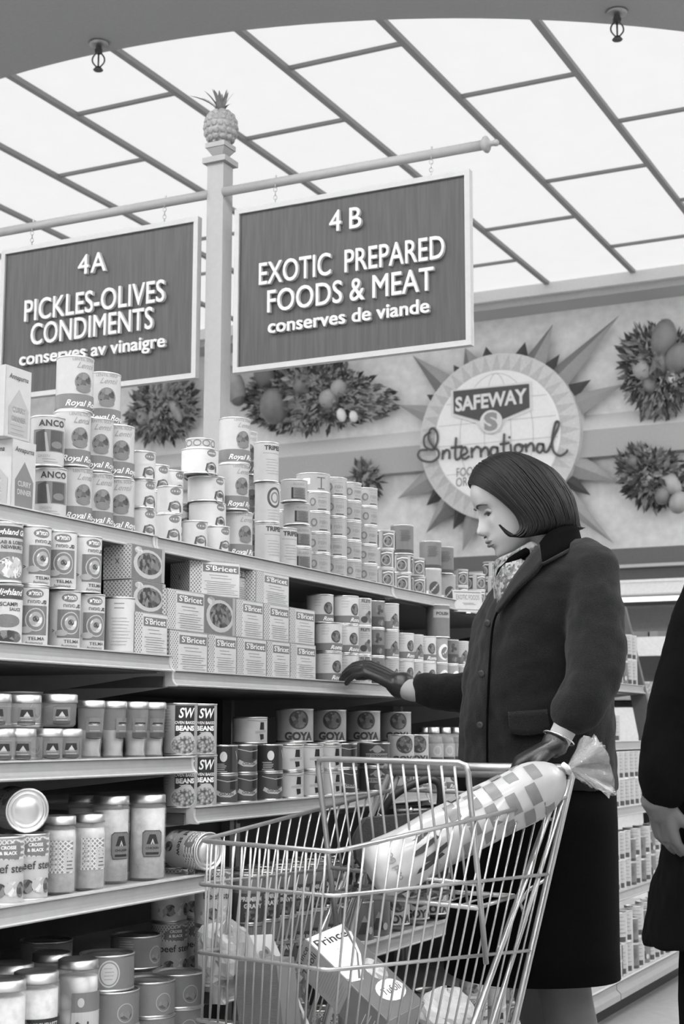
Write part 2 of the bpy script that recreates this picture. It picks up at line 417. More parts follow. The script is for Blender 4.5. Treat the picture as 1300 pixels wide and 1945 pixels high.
def sign(px0, px1, ztop, zbot, lines, nm, label, x_off=0):
    xl, xr = px0, px1; w, h = xr-xl, ztop-zbot
    t = thing('hanging_sign', label, 'sign', ((xl+xr)/2, PY-.012, zbot))
    b = MB(); b.box((-w/2+.012, -.002, .012), (w/2-.012, .010, h-.012), 'wood_sign'); b.build('board', t)
    fr = .016
    for a, c in (((-w/2, -.010, h-fr), (w/2, .014, h)), ((-w/2, -.010, 0), (w/2, .014, fr)), ((-w/2, -.010, fr), (-w/2+fr, .014, h-fr)), ((w/2-fr, -.010, fr), (w/2, .014, h-fr))):
        b = MB(); b.box(a, c, 'frame_paint'); b.build('frame_bar', t)
    for (s, u, v, size, bold, sx, ex, sp) in lines:
        bd = 2.2 if bold else 1.0; bold = 0
        vs, fs = text_geo(s, bold, 0, ex/size, 0, 4, sp)
        for isl in islands(vs, fs):
            b = MB()
            for du, dv in ((0, 0), (.011, .006), (-.011, -.006), (.008, -.010), (-.008, .010)):
                ids = sorted({i for f in isl for i in f}); mp = {i: q for q, i in enumerate(ids)}
                b.add([(u+(vs[i][0]+du*bd)*size*sx, -.002-ex-vs[i][2]*size+abs(du)*.01, v+(vs[i][1]+dv*bd)*size) for i in ids], [tuple(mp[i] for i in f)[::-1] for f in isl], 'letter')
            b.build('letter', t)
    return t
S = lambda px, py: ony(px, py, PY-.012)
zt, zb = S(672, 361).z, S(671, 683).z
CAPE = max(v[1] for v in text_geo('E')[0])-min(v[1] for v in text_geo('E')[0])
def L_(s, pxc, pyc, hpx, bold, sx, sp=1.0):
    """a line of raised letters: cap height in picture pixels"""
    return (s, pxc, pyc, hpx, bold, sx, .006, sp)
def place(lines, xc, z0):
    out = []
    for (s, pxc, pyc, hpx, bold, wpx, ex, sp) in lines:
        p = S(pxc, pyc); d = (p-EYEV).dot(fw); capm = hpx*d/F; size = capm/CAPE
        vs, _ = text_geo(s, 0, 0, ex/size, 0, 4, sp); w0 = (max(v[0] for v in vs)-min(v[0] for v in vs))*size
        wm = (S(pxc+wpx/2, pyc).x-S(pxc-wpx/2, pyc).x); out.append((s, p.x-xc, p.z-z0, size, bold, wm/w0, ex, sp))
    return out
xl, xr = S(447, 550).x, S(896, 490).x
lines = [L_('4B', 660, 421, 40, 0, 60, 1.5), L_('EXOTIC  PREPARED', 666, 500, 43, 0, 350), L_('FOODS & MEAT', 664, 556, 43, 0, 314), L_('conserves de viande', 662, 604, 26, .016, 304)]
sign(xl, xr, zt, zb, place(lines, (xl+xr)/2, zb), '4B', 'hanging wood grain aisle sign reading 4B exotic prepared foods and meat')
xl2, xr2 = S(2, 600).x, S(377, 560).x
lines = [L_('4A', 179, 504, 37, 0, 52, 1.15), L_('PICKLES-OLIVES', 180, 576, 41, 0, 264), L_('CONDIMENTS', 176, 624, 41, 0, 230), L_('conserves av vinaigre', 176, 668, 24, .016, 274)]
sign(xl2, xr2, zt, zb, place(lines, (xl2+xr2)/2, zb), '4A', 'hanging wood grain aisle sign reading 4A pickles olives condiments')
# the cross rod, one each side of the post
rz = S(660, 318).z
def rod(xa, xb, knob, label):
    t = thing('sign_rod', label, 'rod', (xa, PY+.004, rz)); L = xb-xa; sg = 1 if L > 0 else -1
    b = MB(); b.tube([(0, 0, 0), (L, 0, 0)], .0145, 'post_paint', 16); b.build('pole', t)
    b = MB(); M = Matrix.Translation((L, 0, 0)) @ Matrix.Rotation(sg*PI/2, 4, 'Y')
    b.lathe([(.0145, -.01), (.017, -.006), (.024, 0), (.025, .006), (.018, .012), (.009, .016), (.007, .026), (.010, .030), (.010, .037), (.004, .042), (0, .043)], 'post_paint', 16, M=M); b.build('finial', t)
    return t
rod(PX, S(918, 273).x, True, 'pale rod carrying the exotic foods sign, with turned end knob')
rod(PX-pw, S(-60, 455).x, True, 'pale rod carrying the pickles and olives sign, left of post')
def chain(x, label):
    t = thing('chain', label, 'chain', (x, PY-.001, zt))
    top = rz-.012; n = 5; st = (top-zt)/n
    for i in range(n+1):
        z = zt+st*i-zt; ang = (i % 2)*PI/2+.4; pts = []
        for q in range(10):
            a = 2*PI*q/10; u = .0055*math.cos(a); w = st*.62*math.sin(a); pts.append((u*math.cos(ang), u*math.sin(ang), z+w))
        m = MB(); m.tube(pts, .0013, 'steel_paint', 5, closed=True); m.build('link', t)
    m = MB(); m.tube([(0, .005, rz-zt+.010), (0, .005, rz-zt+.023)], .003, 'steel_paint', 6); m.build('hook', t)
for px, lb in ((520, 'short chain at the left end of the exotic foods sign'), (817, 'short chain at the right end of the exotic foods sign'), (310, 'short chain at the right end of the pickles sign'), (60, 'short chain at the left end of the pickles sign')):
    chain(S(px, 360).x, lb)

# ================================================================ sunburst sign on the wall
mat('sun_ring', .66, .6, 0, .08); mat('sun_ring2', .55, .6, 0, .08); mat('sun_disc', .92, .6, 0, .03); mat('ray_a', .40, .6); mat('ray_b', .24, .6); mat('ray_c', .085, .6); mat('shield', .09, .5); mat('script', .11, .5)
SY = WY-.16
def SW(px, py): return ony(px, py, SY)
c0 = SW(947, 829); RX = (SW(1103, 822).x-SW(793, 836).x)/2; RZ = (SW(947, 673).z-SW(947, 985).z)/2
R0 = (RX+RZ)/2
t = thing('sunburst_sign', 'large round sunburst wall sign with shield emblem above the woman', 'sign', (c0.x, SY, c0.z))
def loc2(px, py): p = SW(px, py); return (p.x-c0.x, p.z-c0.z)
b = MB(); Mx = Matrix.Rotation(PI/2, 4, 'X')
b.lathe([(R0, -.14), (R0, .0), (0, .0)], 'sun_ring', 64, M=Mx, sm=False); b.build('backing_drum', t)
n = 40; ri = R0*.775
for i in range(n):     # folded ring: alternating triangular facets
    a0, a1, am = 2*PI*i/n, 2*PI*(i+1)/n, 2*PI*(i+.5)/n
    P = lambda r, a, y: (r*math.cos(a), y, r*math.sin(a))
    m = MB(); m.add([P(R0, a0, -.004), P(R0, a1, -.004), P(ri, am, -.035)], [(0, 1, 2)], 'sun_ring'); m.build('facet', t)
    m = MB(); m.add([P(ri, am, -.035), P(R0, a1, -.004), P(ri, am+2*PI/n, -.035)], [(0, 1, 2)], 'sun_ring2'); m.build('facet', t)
b = MB(); b.lathe([(ri, .0), (ri+.004, .036), (ri-.004, .040), (0, .040)], 'sun_disc', 64, M=Mx, sm=False); b.build('disc', t)
ar = Art(lambda u, v, l: (u, -.041-l, v))
for k_ in (-.62, -.2, .25, .62):      # globe meridians and parallels
    pts = [(k_*ri*.95*math.cos(a), ri*.96*math.sin(a)) for a in [-PI/2+PI*i/24 for i in range(25)]]; ar.stroke(pts, .004, 'light')
for k_ in (-.55, -.1, .22, .55):
    w = math.sqrt(1-k_*k_)*ri*.97; ar.stroke([(-w, k_*ri), (w, k_*ri)], .004, 'light')
ar.build('globe_lines', t)
# rays: tip pixel, base angle half width, tone
rays = [(1171, 592, 9, 0), (1043, 610, 9, 0), (1056, 667, 6, 2), (990, 644, 7, 2), (915, 653, 7, 2), (853, 688, 6, 2), (775, 670, 10, 0), (875, 655, 9, 0), (802, 745, 6, 2), (747, 764, 8, 1), (746, 944, 10, 1), (801, 957, 8, 2), (806, 1000, 8, 2), (852, 1003, 8, 2), (870, 1044, 9, 1), (1116, 716, 7, 2), (1180, 724, 9, 1), (1115, 937, 7, 2), (1174, 914, 10, 1), (1160, 1030, 9, 1), (800, 1010, 10, 0)]
for (px, py, hw, tn) in rays:
    u, v = loc2(px, py); rr = math.hypot(u, v); a = math.atan2(v, u); h = math.radians(hw)*.95
    P = lambda r, a, y: (r*math.cos(a), y, r*math.sin(a))
    B0, B1, Tp, Bm = P(R0*.97, a-h, .08), P(R0*.97, a+h, .08), P(rr, a, .09), P(R0*.97, a, .02)
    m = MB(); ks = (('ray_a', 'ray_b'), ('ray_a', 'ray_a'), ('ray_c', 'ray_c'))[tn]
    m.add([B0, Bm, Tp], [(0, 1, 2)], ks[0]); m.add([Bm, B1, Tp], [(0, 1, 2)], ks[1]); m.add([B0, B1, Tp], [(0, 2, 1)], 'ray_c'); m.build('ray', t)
# shield emblem
def shield(pts, y0, y1, k, nm):
    P = [loc2(*p) for p in pts]; m = MB(); nn = len(P)
    m.add([(p[0], y0, p[1]) for p in P]+[(p[0], y1, p[1]) for p in P], [tuple(range(nn)), tuple(range(nn, 2*nn))[::-1]]+[(i, (i+1) % nn, nn+(i+1) % nn, nn+i) for i in range(nn)], k); return m.build(nm, t)
outer = [(862, 744), (1014, 727), (1016, 781), (965, 802), (955, 822), (937, 828), (920, 820), (910, 806), (862, 792)]
inner = [(867, 746), (1010, 732), (1011, 777), (939, 808), (868, 788)]
shield(outer, -.050, -.043, 'white', 'shield_border'); shield(inner, -.056, -.051, 'shield', 'shield_panel')
def put(s, px, py, wpx, hpx, k, y, bold=0, shear=0, ang=0, nm='lettering', space=1.0):
    vs, fs = text_geo(s, bold, shear, space=space); x0, x1 = min(v[0] for v in vs), max(v[0] for v in vs); z0, z1 = min(v[1] for v in vs), max(v[1] for v in vs)
    u0, v0 = loc2(px, py); d = (SW(px, py)-EYEV).dot(fw); sz = hpx*d/F/(z1-z0); sx = (SW(px+wpx/2, py).x-SW(px-wpx/2, py).x)/(x1-x0)
    m = MB(); ta = math.tan(ang); xc, zc = (x0+x1)/2, (z0+z1)/2
    m.add([(u0+(p[0]-xc)*sx, y, v0+(p[1]-zc)*sz+ta*(p[0]-xc)*sx) for p in vs], fs, k); return m.build(nm, t)
put('SAFEWAY', 938, 763, 136, 29, 'white', -.0575, .035, 0, .025)
dd = loc2(939, 804); m = MB(); m.lathe([(.084, 0), (.084, .008), (0, .008)], 'white', 28, c=(0, 0, 0), M=Matrix.Translation((dd[0], -.056, dd[1])) @ Mx, sm=False); m.build('roundel', t)
put('S', 939, 804, 26, 36, 'mid', -.066, .06, 0, 0, 'roundel_letter')
put('FOODS', 897, 897, 50, 17, 'greyink', -.044, .0, 0, .02); put('OR', 882, 917, 22, 17, 'greyink', -.044, .0, 0, .02)
scr = [[(824, 823), (812, 832), (813, 850), (828, 856), (836, 842), (836, 825), (829, 816), (822, 820), (820, 836), (829, 851), (838, 858), (838, 870), (826, 879), (809, 877), (800, 868), (804, 858), (818, 857)],
       [(847, 857), (846, 875)], [(846, 866), (853, 857), (859, 860), (859, 874)], [(872, 833), (870, 868), (874, 875), (880, 870)], [(862, 853), (884, 850)],
       [(880, 868), (892, 862), (890, 852), (883, 855), (881, 868), (888, 874), (897, 868)], [(901, 852), (902, 872)], [(902, 860), (910, 851), (916, 853)],
       [(918, 853), (919, 871)], [(919, 861), (926, 852), (932, 856), (933, 869)], [(949, 852), (940, 852), (937, 862), (943, 869), (950, 860), (950, 851), (952, 867), (957, 868)],
       [(963, 826), (962, 858), (967, 864)], [(955, 846), (973, 843)], [(975, 846), (976, 862)], [(992, 846), (984, 849), (984, 860), (992, 862), (997, 854), (992, 846), (1001, 850)],
       [(1004, 845), (1005, 861)], [(1005, 852), (1013, 844), (1018, 848), (1019, 860)], [(1036, 846), (1027, 846), (1025, 857), (1031, 862), (1037, 853), (1037, 845), (1039, 859), (1046, 858), (1058, 830), (1066, 812), (1066, 804), (1060, 806), (1054, 835), (1056, 858), (1068, 868), (1080, 862), (1083, 856)], [(972, 832), (974, 834)]]
for st in scr:
    pts = [Vector((loc2(*p)[0], -.052, loc2(*p)[1])) for p in st]; m = MB(); m.tube(spline(pts, 5), .0085, 'script', 6); m.build('script_stroke', t)

# ================================================================ foliage and fruit swags on the wall
mat('leaf_d', .10, .6, val2=.04, scale=12); mat('leaf_m', .24, .6, val2=.12, scale=12); mat('leaf_l', .42, .6, val2=.25, scale=12); mat('fruit', .27, .35, val2=.16, scale=8); mat('fruit_l', .45, .45, val2=.28, scale=8); mat('fruit_d', .16, .4)
def swag(px, py, wpx, hpx, seed, label, fruits, dens=520, tilt=0):
    """a wall spray of leaves with gourds and fruit, built out from the wall"""
    rn = random.Random(seed); c = ony(px, py, WY-.06); d = (c-EYEV).dot(fw); sx, sz = wpx*d/F/2, hpx*d/F/2
    t = thing('fruit_swag', label, 'wall decoration', c)
    ks = ['leaf_d', 'leaf_d', 'leaf_m', 'leaf_m', 'leaf_l']; groups = {k: MB() for k in set(ks)}
    ct, stt = math.cos(tilt), math.sin(tilt)
    for i in range(int(dens*1.7)):
        a = rn.uniform(0, 2*PI); q = math.sqrt(rn.random())*(1+.12*math.sin(3*a+seed)); u, v = q*sx*math.cos(a), q*sz*math.sin(a); u, v = u*ct-v*stt, u*stt+v*ct
        y = -rn.uniform(.0, .22)*(1-q*q*.8); dirn = Vector((u+rn.uniform(-.5, .5)*sx, rn.uniform(-.25, .0)*sx, v+rn.uniform(-.6, .6)*sz)).normalized()
        Lf = rn.uniform(.035, .105); w = Lf*rn.uniform(.06, .24); p = Vector((u, y, v)); sd = dirn.cross(Vector((rn.uniform(-.3, .3), 1, rn.uniform(-.3, .3)))).normalized()
        groups[rn.choice(ks)].add([p, p+dirn*Lf*.45+sd*w+Vector((0, -.012, 0)), p+dirn*Lf, p+dirn*Lf*.45-sd*w+Vector((0, -.012, 0))], [(0, 1, 2, 3)], 'leaf_m')
    for k in groups:
        g = groups[k]; g.mk = [k]; o = g.build('leaves', t); o['kind'] = 'stuff'
    for (fx, fy, fr, el, k) in fruits:
        p = ony(fx, fy, WY-.06)-c; r = fr*d/F; m = MB(); pr = [(r*math.sin(PI*j/10)*(1+.0*j), -r*el*math.cos(PI*j/10)) for j in range(11)]
        m.lathe(pr, k, 18, M=Matrix.Rotation(rn.uniform(-.7, .7), 4, 'Y')); m.build('fruit', t, (p.x, -.145, p.z))
swag(600, 755, 300, 130, 2, 'wide spray of leaves and gourds on the wall right of the post', [(538, 778, 28, 1.25, 'fruit'), (455, 735, 26, 1.8, 'fruit_l'), (520, 722, 20, 1.2, 'fruit_d'), (640, 765, 18, 1.1, 'fruit_l'), (660, 745, 16, 1.1, 'fruit_l'), (590, 740, 16, 1.2, 'fruit'), (470, 765, 14, 1, 'fruit_d'), (665, 795, 9, 1.5, 'white'), (688, 798, 8, 1.4, 'white')], 700, -.12)
swag(315, 775, 150, 130, 5, 'dark spray of leaves on the wall left of the post', [(330, 740, 10, 3.4, 'leaf_l'), (350, 780, 9, 3.8, 'leaf_l'), (290, 800, 12, 1.2, 'leaf_l')], 420, .5)
swag(1262, 705, 150, 165, 9, 'tall spray of gourds and dried leaves high on the wall at right', [(1272, 655, 24, 1.7, 'fruit'), (1232, 712, 18, 1.2, 'fruit_l'), (1266, 700, 18, 1.4, 'fruit'), (1245, 740, 13, 1.1, 'fruit'), (1285, 722, 8, 1.8, 'white'), (1300, 690, 26, 1.2, 'fruit')], 520, .5)
swag(1245, 905, 130, 90, 12, 'low spray of leaves and onions on the wall at right', [(1241, 917, 13, 1.1, 'fruit_l'), (1285, 925, 17, 1.5, 'fruit_l'), (1270, 945, 15, 1.3, 'fruit'), (1300, 960, 18, 1.2, 'fruit_l'), (1215, 885, 12, 1.1, 'leaf_m')], 420, -.5)
swag(703, 915, 34, 70, 15, 'small upright spray of leaves on the wall behind the fish tins', [], 90, .1)
# ================================================================ shelving (one unit per 4 ft section)
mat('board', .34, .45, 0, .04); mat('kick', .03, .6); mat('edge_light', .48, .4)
YJ, SL = 2.659, 1.219
BX = -2.30       # back panel
SEC = {0: [(1.377, -1.76), (1.122, -1.713), (.915, -1.655), (.681, -1.62), (.374, -1.585), (.140, -1.48)],
       1: [(1.376, -1.76), (1.093, -1.713), (.813, -1.655), (.464, -1.585), (.140, -1.48)],
       2: [(1.374, -1.76), (1.093, -1.713), (.800, -1.655), (.48, -1.585), (.140, -1.48)],
       3: [(1.374, -1.76), (1.16, -1.70), (.930, -1.655), (.683, -1.62), (.390, -1.585), (.140, -1.48)]}
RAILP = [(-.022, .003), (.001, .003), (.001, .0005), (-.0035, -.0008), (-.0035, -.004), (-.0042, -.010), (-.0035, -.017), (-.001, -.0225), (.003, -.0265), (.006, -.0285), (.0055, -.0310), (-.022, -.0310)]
RAILK = ['edge_light', 'edge_light', 'shelf_dark', 'rail_paint', 'rail_paint', 'rail_paint', 'rail_paint', 'rail_paint', 'edge_light', 'rail_paint', 'shelf_dark', 'shelf_dark']  # light caught by the lips and shade below are put into these colours
def rail(y0, y1, base=False):
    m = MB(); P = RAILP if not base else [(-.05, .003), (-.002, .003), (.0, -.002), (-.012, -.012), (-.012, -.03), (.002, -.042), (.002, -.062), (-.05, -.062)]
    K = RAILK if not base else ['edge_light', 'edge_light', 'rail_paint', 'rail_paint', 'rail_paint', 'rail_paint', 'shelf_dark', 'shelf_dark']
    n = len(P); vs = [(p[0], y0, p[1]) for p in P]+[(p[0], y1, p[1]) for p in P]
    for i in range(n): m.add([vs[i], vs[(i+1) % n], vs[n+(i+1) % n], vs[n+i]], [(0, 1, 2, 3)], K[i])
    m.add(vs[:n], [tuple(range(n))], 'rail_paint'); m.add(vs[n:], [tuple(range(n))[::-1]], 'rail_paint'); return m
names = ['nearest section of the shelving at the left edge', 'shelf section behind the cart with the boxed foods', 'shelf section just in front of the woman', 'farthest shelf section behind the woman']
brk = MB(); P = [(p[0]+.0025, p[1]*1.06+.001) for p in RAILP]; n = len(P)
vs = [(p[0], -.004, p[1]) for p in P]+[(p[0], .004, p[1]) for p in P]
brk.add(vs, [tuple(range(n)), tuple(range(n, 2*n))[::-1]]+[(i, (i+1) % n, n+(i+1) % n, n+i) for i in range(n)], 'edge_light'); brkm = brk.mesh('bracket')
for s in range(4):
    ya, yb = YJ+SL*(s-1), YJ+SL*s
    if s == 0: ya -= .6
    t = thing('shelf_unit', 'painted steel '+names[s], 'shelving', (0, ya, 0)); L = yb-ya
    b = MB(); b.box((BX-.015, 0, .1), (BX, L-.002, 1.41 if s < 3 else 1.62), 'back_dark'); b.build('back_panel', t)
    for yy in (.015, L-.02):
        b = MB(); b.box((BX, yy-.012, .1), (BX+.03, yy+.012, 1.40), 'steel_paint'); b.build('upright', t)
    for (z, x) in SEC[s]:
        base = z < .2
        b = MB(); b.box((BX+.002, .003, z-.010), (x-.012, L-.003, z), 'board'); sh = b.build('shelf', t)
        rl = rail(.004, L-.004, base).build('price_rail', sh, (x, 0, z))
        if not base:
            b = MB(); b.box((BX+.03, .006, z-.034), (x-.03, L-.006, z-.012), 'shelf_dark'); b.build('shelf_underside', sh)  # dark slab: the shade under the shelf is put into its colour
            inst('bracket', brkm, sh, (x, .005, z)); inst('bracket', brkm, sh, (x, L-.005, z))
            for yy in (.012, L-.012):
                b = MB(); b.add([(BX+.03, yy-.0015, z-.01), (x-.02, yy-.0015, z-.01), (x-.02, yy-.0015, z-.034), (BX+.03, yy-.0015, z-.10),
                                 (BX+.03, yy+.0015, z-.01), (x-.02, yy+.0015, z-.01), (x-.02, yy+.0015, z-.034), (BX+.03, yy+.0015, z-.10)],
                                [(0, 1, 2, 3), (7, 6, 5, 4), (0, 4, 5, 1), (1, 5, 6, 2), (2, 6, 7, 3), (3, 7, 4, 0)], 'steel_paint'); b.build('shelf_arm', sh)
    b = MB(); b.box((BX, .0, .0), (-1.556, L, .078), 'kick'); b.build('kick_plate', t)
# slanted end panel of the last section
b = MB(); ye = YJ+SL*3+.004
P = [(-1.62, .08), (-1.655, .95), (-1.775, 1.50), (-1.80, 1.52), (-1.83, 1.50), (-1.73, .95), (-1.70, .08)]; n = len(P)
b.add([(p[0], ye, p[1]) for p in P]+[(p[0], ye+.03, p[1]) for p in P], [tuple(range(n)), tuple(range(n, 2*n))[::-1]]+[(i, (i+1) % n, n+(i+1) % n, n+i) for i in range(n)], 'fascia')
t = b.build('end_panel'); tag(t, 'slanted dark end panel closing the far shelf section', 'panel')
# ================================================================ far wall display case seen past the woman
mat('case_white', .78, .4, emit=.0); mat('case_grey', .36, .5); mat('meat', .5, .5, tex='cells', scale=9, val2=.15)
t = thing('display_case', 'long white refrigerated wall case under the wall lettering', 'refrigerator', (0, 9.2, 0))
zz = lambda py: ony(1230, py, 9.2).z
def cs(nm, y0, y1, z0, z1, k):
    b = MB(); b.box((-8, y0, z0), (4, y1, z1), k); return b.build(nm, t)
cs('fascia_board', .30, .60, zz(1064), zz(1028), 'fascia'); cs('fascia_edge', .27, .62, zz(1067), zz(1061), 'band_grey'); cs('fascia_lower', .32, .60, zz(1102), zz(1067), 'fascia_dark')
cs('canopy', -.05, .6, zz(1128), zz(1104), 'case_white'); cs('canopy_lip', -.06, -.05, zz(1107), zz(1102), 'white'); cs('canopy_recess', .05, .6, zz(1134), zz(1128), 'case_grey')
b = MB(); b.tube([(-8, 0, zz(1138)), (4, 0, zz(1138))], .014, 'tube_light', 10); b.build('lamp_tube', t)
cs('back_board', .55, .6, .2, zz(1140), 'case_grey'); cs('deck', .0, .55, zz(1222), zz(1212), 'case_white'); cs('deck_front', -.02, .0, zz(1246), zz(1210), 'case_white'); cs('well', -.15, .55, zz(1330), zz(1318), 'case_grey'); cs('front_panel', -.30, -.26, 0, zz(1345), 'case_white'); cs('bumper', -.33, -.30, .5, .58, 'chrome'); cs('toe_base', -.28, .5, 0, .1, 'kick')
rn = random.Random(4)
for i in range(7):
    x = -3.05+i*.16; b = MB(); b.box((-.07, -.1, 0), (.07, .1, .05), 'meat'); o = b.build('meat_tray', None, (x, 9.45, zz(1212)+.002), rn.uniform(-.2, .2)); tag(o, 'dark meat tray, %s from left on the upper deck of the far case' % ORD[i], 'meat tray', 'meat trays in the far case')
    b = MB(); b.box((-.075, -.12, 0), (.075, .12, .07), 'food_light'); o = b.build('meat_tray', None, (x+.03, 9.2, zz(1318)+.002), rn.uniform(-.3, .3)); tag(o, 'pale wrapped pack, %s from left in the well of the far case' % ORD[i], 'meat tray', 'meat trays in the far case')
# ================================================================ tins, jars and boxes
mat('lab_white', .55, .45, 0, .03); mat('lab_off', .44, .45, 0, .03); mat('lab_light', .34, .45, 0, .03); mat('lab_mid', .165, .45, 0, .04); mat('lab_dark', .065, .45, 0, .05); mat('lab_black', .022, .4, 0, .05)
mat('cell_glass', .92, .05, 0, .01, alpha=.16)
def can_mesh(r, h, n=28, k='tin'):
    m = MB(); m.lathe([(0, .003), (r-.0035, .003), (r-.003, 0), (r+.0008, 0), (r+.001, .0022), (r-.0003, .0035), (r-.0003, h-.0035), (r+.001, h-.0022), (r+.0008, h), (r-.0028, h), (r-.0035, h-.004), (r*.80, h-.004), (r*.77, h-.0022), (r*.73, h-.0040), (r*.55, h-.0040), (r*.52, h-.0030), (0, h-.0030)], k, n)
    return m.mesh('tin')
DES = {}
def design(key, name, desc, r, h, base, fn, cat='can', lid='tin', marg=.004):
    a = Art(cyl_surf(r)); n = 36; vs = []
    for i in range(n): vs += [(r*math.cos(2*PI*i/n), r*math.sin(2*PI*i/n), marg), (r*math.cos(2*PI*i/n), r*math.sin(2*PI*i/n), h-marg)]
    vs = [(x*1.004, y*1.004, z) for x, y, z in vs]
    a.add(vs, [(2*i, (2*i+2) % (2*n), (2*i+3) % (2*n), 2*i+1) for i in range(n)], base, True)
    fn(a, r, h)
    DES[key] = dict(name=name, desc=desc, r=r, h=h, can=can_mesh(r, h, k=lid), lab=a.mesh('label'), cat=cat)
C2 = lambda r: PI*r      # half circumference
def d_royal(a, r, h):
    for u in (0, C2(r)):
        a.txt('LENTIL SOUP', u, h*.93, .0085, 'greyink', .01); a.txt('Lentil', u+.002, h*.82, .017, 'greyink', 0, .5)
        a.ell(u, h*.52, .0195, .0205, 'lab_mid'); a.ell(u, h*.53, .0165, .0165, 'stew')
    a.rect(-C2(r), C2(r), .006, h*.30, 'lab_mid')
    for u in (0, C2(r)): a.txt('Royal', u-.018, h*.13, .0175, 'white', .012, .4); a.ell(u, h*.40, .0165, .008, 'lab_mid')
    a.txt('Royal', .026, h*.13, .0175, 'white', .012, .4)
design('royal', 'soup_can', 'tall pale soup can', .0375, .113, 'lab_off', d_royal)
def d_anco(a, r, h):
    for u in (0, C2(r)):
        a.rect(u-.036, u+.036, h*.28, h*.72, 'lab_mid'); a.poly([(u-.030, h*.28), (u-.006, h*.28), (u-.012, h*.72), (u-.030, h*.66)], 'lab_dark'); a.rect(u+.000, u+.028, h*.30, h*.70, 'lab_dark')
        a.poly([(u-.008, h*.28), (u-.002, h*.28), (u-.008, h*.66), (u-.012, h*.66)], 'lab_light'); a.ell(u+.014, h*.42, .012, .007, 'lab_mid'); a.txt('ANCO', u+.004, h*.84, .017, 'ink', .03, 0, 1.0, 0, 1.1); a.txt('GREEN', u-.012, h*.19, .0075, 'greyink'); a.lines(u-.015, u+.018, h*.08, h*.13, 2)
design('anco', 'pepper_can', 'green pepper can', .033, .100, 'lab_off', d_anco)
def d_crab(a, r, h):
    for u in (0, C2(r)):
        a.ell(u+.004, h*.80, .0135, .0085, 'lab_mid'); a.rect(u-.006, u+.014, h*.77, h*.83, 'lab_off')
        a.ring(u+.004, h*.18, .016, .017, .004, 'lab_mid'); a.ell(u+.002, h*.24, .010, .006, 'stew'); a.stroke([(u-.012, h*.1), (u-.009, h*.36), (u+.002, h*.42)], .004, 'lab_dark'); a.stroke([(u+.016, h*.08), (u+.014, h*.3)], .003, 'lab_dark')
        a.txt('CRABMEAT', u-.004, h*.52, .006, 'light')
design('crabS', 'crab_tin', 'small white crabmeat tin', .0285, .0615, 'lab_white', d_crab)
design('crabL', 'crab_tin', 'wide white crabmeat tin', .0435, .0605, 'lab_white', d_crab)
def d_deco(a, r, h):
    for i in range(9): a.ring(i*.022-.1, h*.5, .010, .008, .0025, 'lab_mid')
design('deco', 'flat_tin', 'low ornamented tin', .034, .024, 'lab_off', d_deco)
def d_tripe(a, r, h):
    for u in (0, C2(r)):
        a.txt('TRIPES', u, h*.84, .0155, 'ink', .04); a.rect(u-.026, u+.026, h*.70, h*.715, 'greyink'); a.lines(u-.02, u+.02, h*.2, h*.55, 6)
design('tripe', 'tripe_can', 'TRIPES can', .031, .100, 'lab_off', d_tripe)
def d_ring(a, r, h):
    for u in (0, C2(r)): a.ring(u, h*.62, .020, .026, .006, 'lab_dark'); a.ring(u, h*.62, .011, .014, .004, 'lab_mid'); a.lines(u-.02, u+.02, h*.08, h*.3, 4)
design('ring', 'tripe_can', 'can with large dark ring', .031, .100, 'lab_off', d_ring)
def d_salmon(a, r, h):
    for u in (0, C2(r)): a.rect(u-.020, u+.020, h*.16, h*.62, 'lab_mid'); a.rect(u-.020, u-.015, h*.16, h*.62, 'lab_black'); a.rect(u-.020, u+.020, h*.12, h*.16, 'lab_black'); a.txt('ALASKA', u, h*.76, .0085, 'greyink', .02); a.lines(u-.012, u+.018, h*.22, h*.55, 6, 'ink', .001)
design('salmon', 'salmon_tin', 'grey ALASKA salmon tin', .0345, .0575, 'lab_light', d_salmon)
def d_fish(a, r, h):
    for u in (0, C2(r)): a.txt('FISH', u, h*.50, .0125, 'greyink', .03); a.txt('BALLS', u, h*.30, .007, 'greyink'); a.ring(u-.026, h*.5, .009, .011, .004, 'lab_mid'); a.rect(u-.012, u+.012, h*.11, h*.16, 'lab_dark'); a.lines(u-.015, u+.015, h*.72, h*.85, 2)
design('fish', 'fish_tin', 'grey FISH tin', .0335, .054, 'lab_light', d_fish)
def d_bigfish(a, r, h):
    for u in (0, C2(r)): a.stroke([(u, h*.2), (u, h*.75)], .003, 'lab_dark'); a.rect(u-.012, u+.012, h*.72, h*.76, 'lab_dark'); a.rect(u-.01, u+.01, h*.15, h*.19, 'lab_dark'); a.rect(u-.05, u-.03, h*.4, h*.7, 'white')
design('bigfish', 'fish_tin', 'wide grey fish tin', .045, .052, 'lab_light', d_bigfish)
def d_fruit(a, r, h):
    for i in range(4):
        u = i*2*C2(r)/4-C2(r); a.rect(u-.022, u+.012, h*.02+.003, h*.9, 'lab_dark' if i % 2 else 'lab_mid'); a.ell(u-.006, h*.42, .014, .016, 'lab_off'); a.ell(u-.006, h*.42, .0115, .0135, 'stew'); a.stroke([(u-.02, h*.74), (u-.005, h*.82), (u+.012, h*.80)], .003, 'white')
design('fruit', 'fruit_tin', 'small picture-labelled tin', .030, .055, 'lab_off', d_fruit)
def d_plain(a, r, h):
    a.rect(-C2(r), C2(r), h*.04, h*.16, 'lab_dark')
    for u in (0, C2(r)): a.lines(u-.016, u+.018, h*.45, h*.8, 9, 'ink', .0012)
design('plain', 'juice_can', 'tall grey can with small print', .034, .088, 'lab_mid', d_plain)
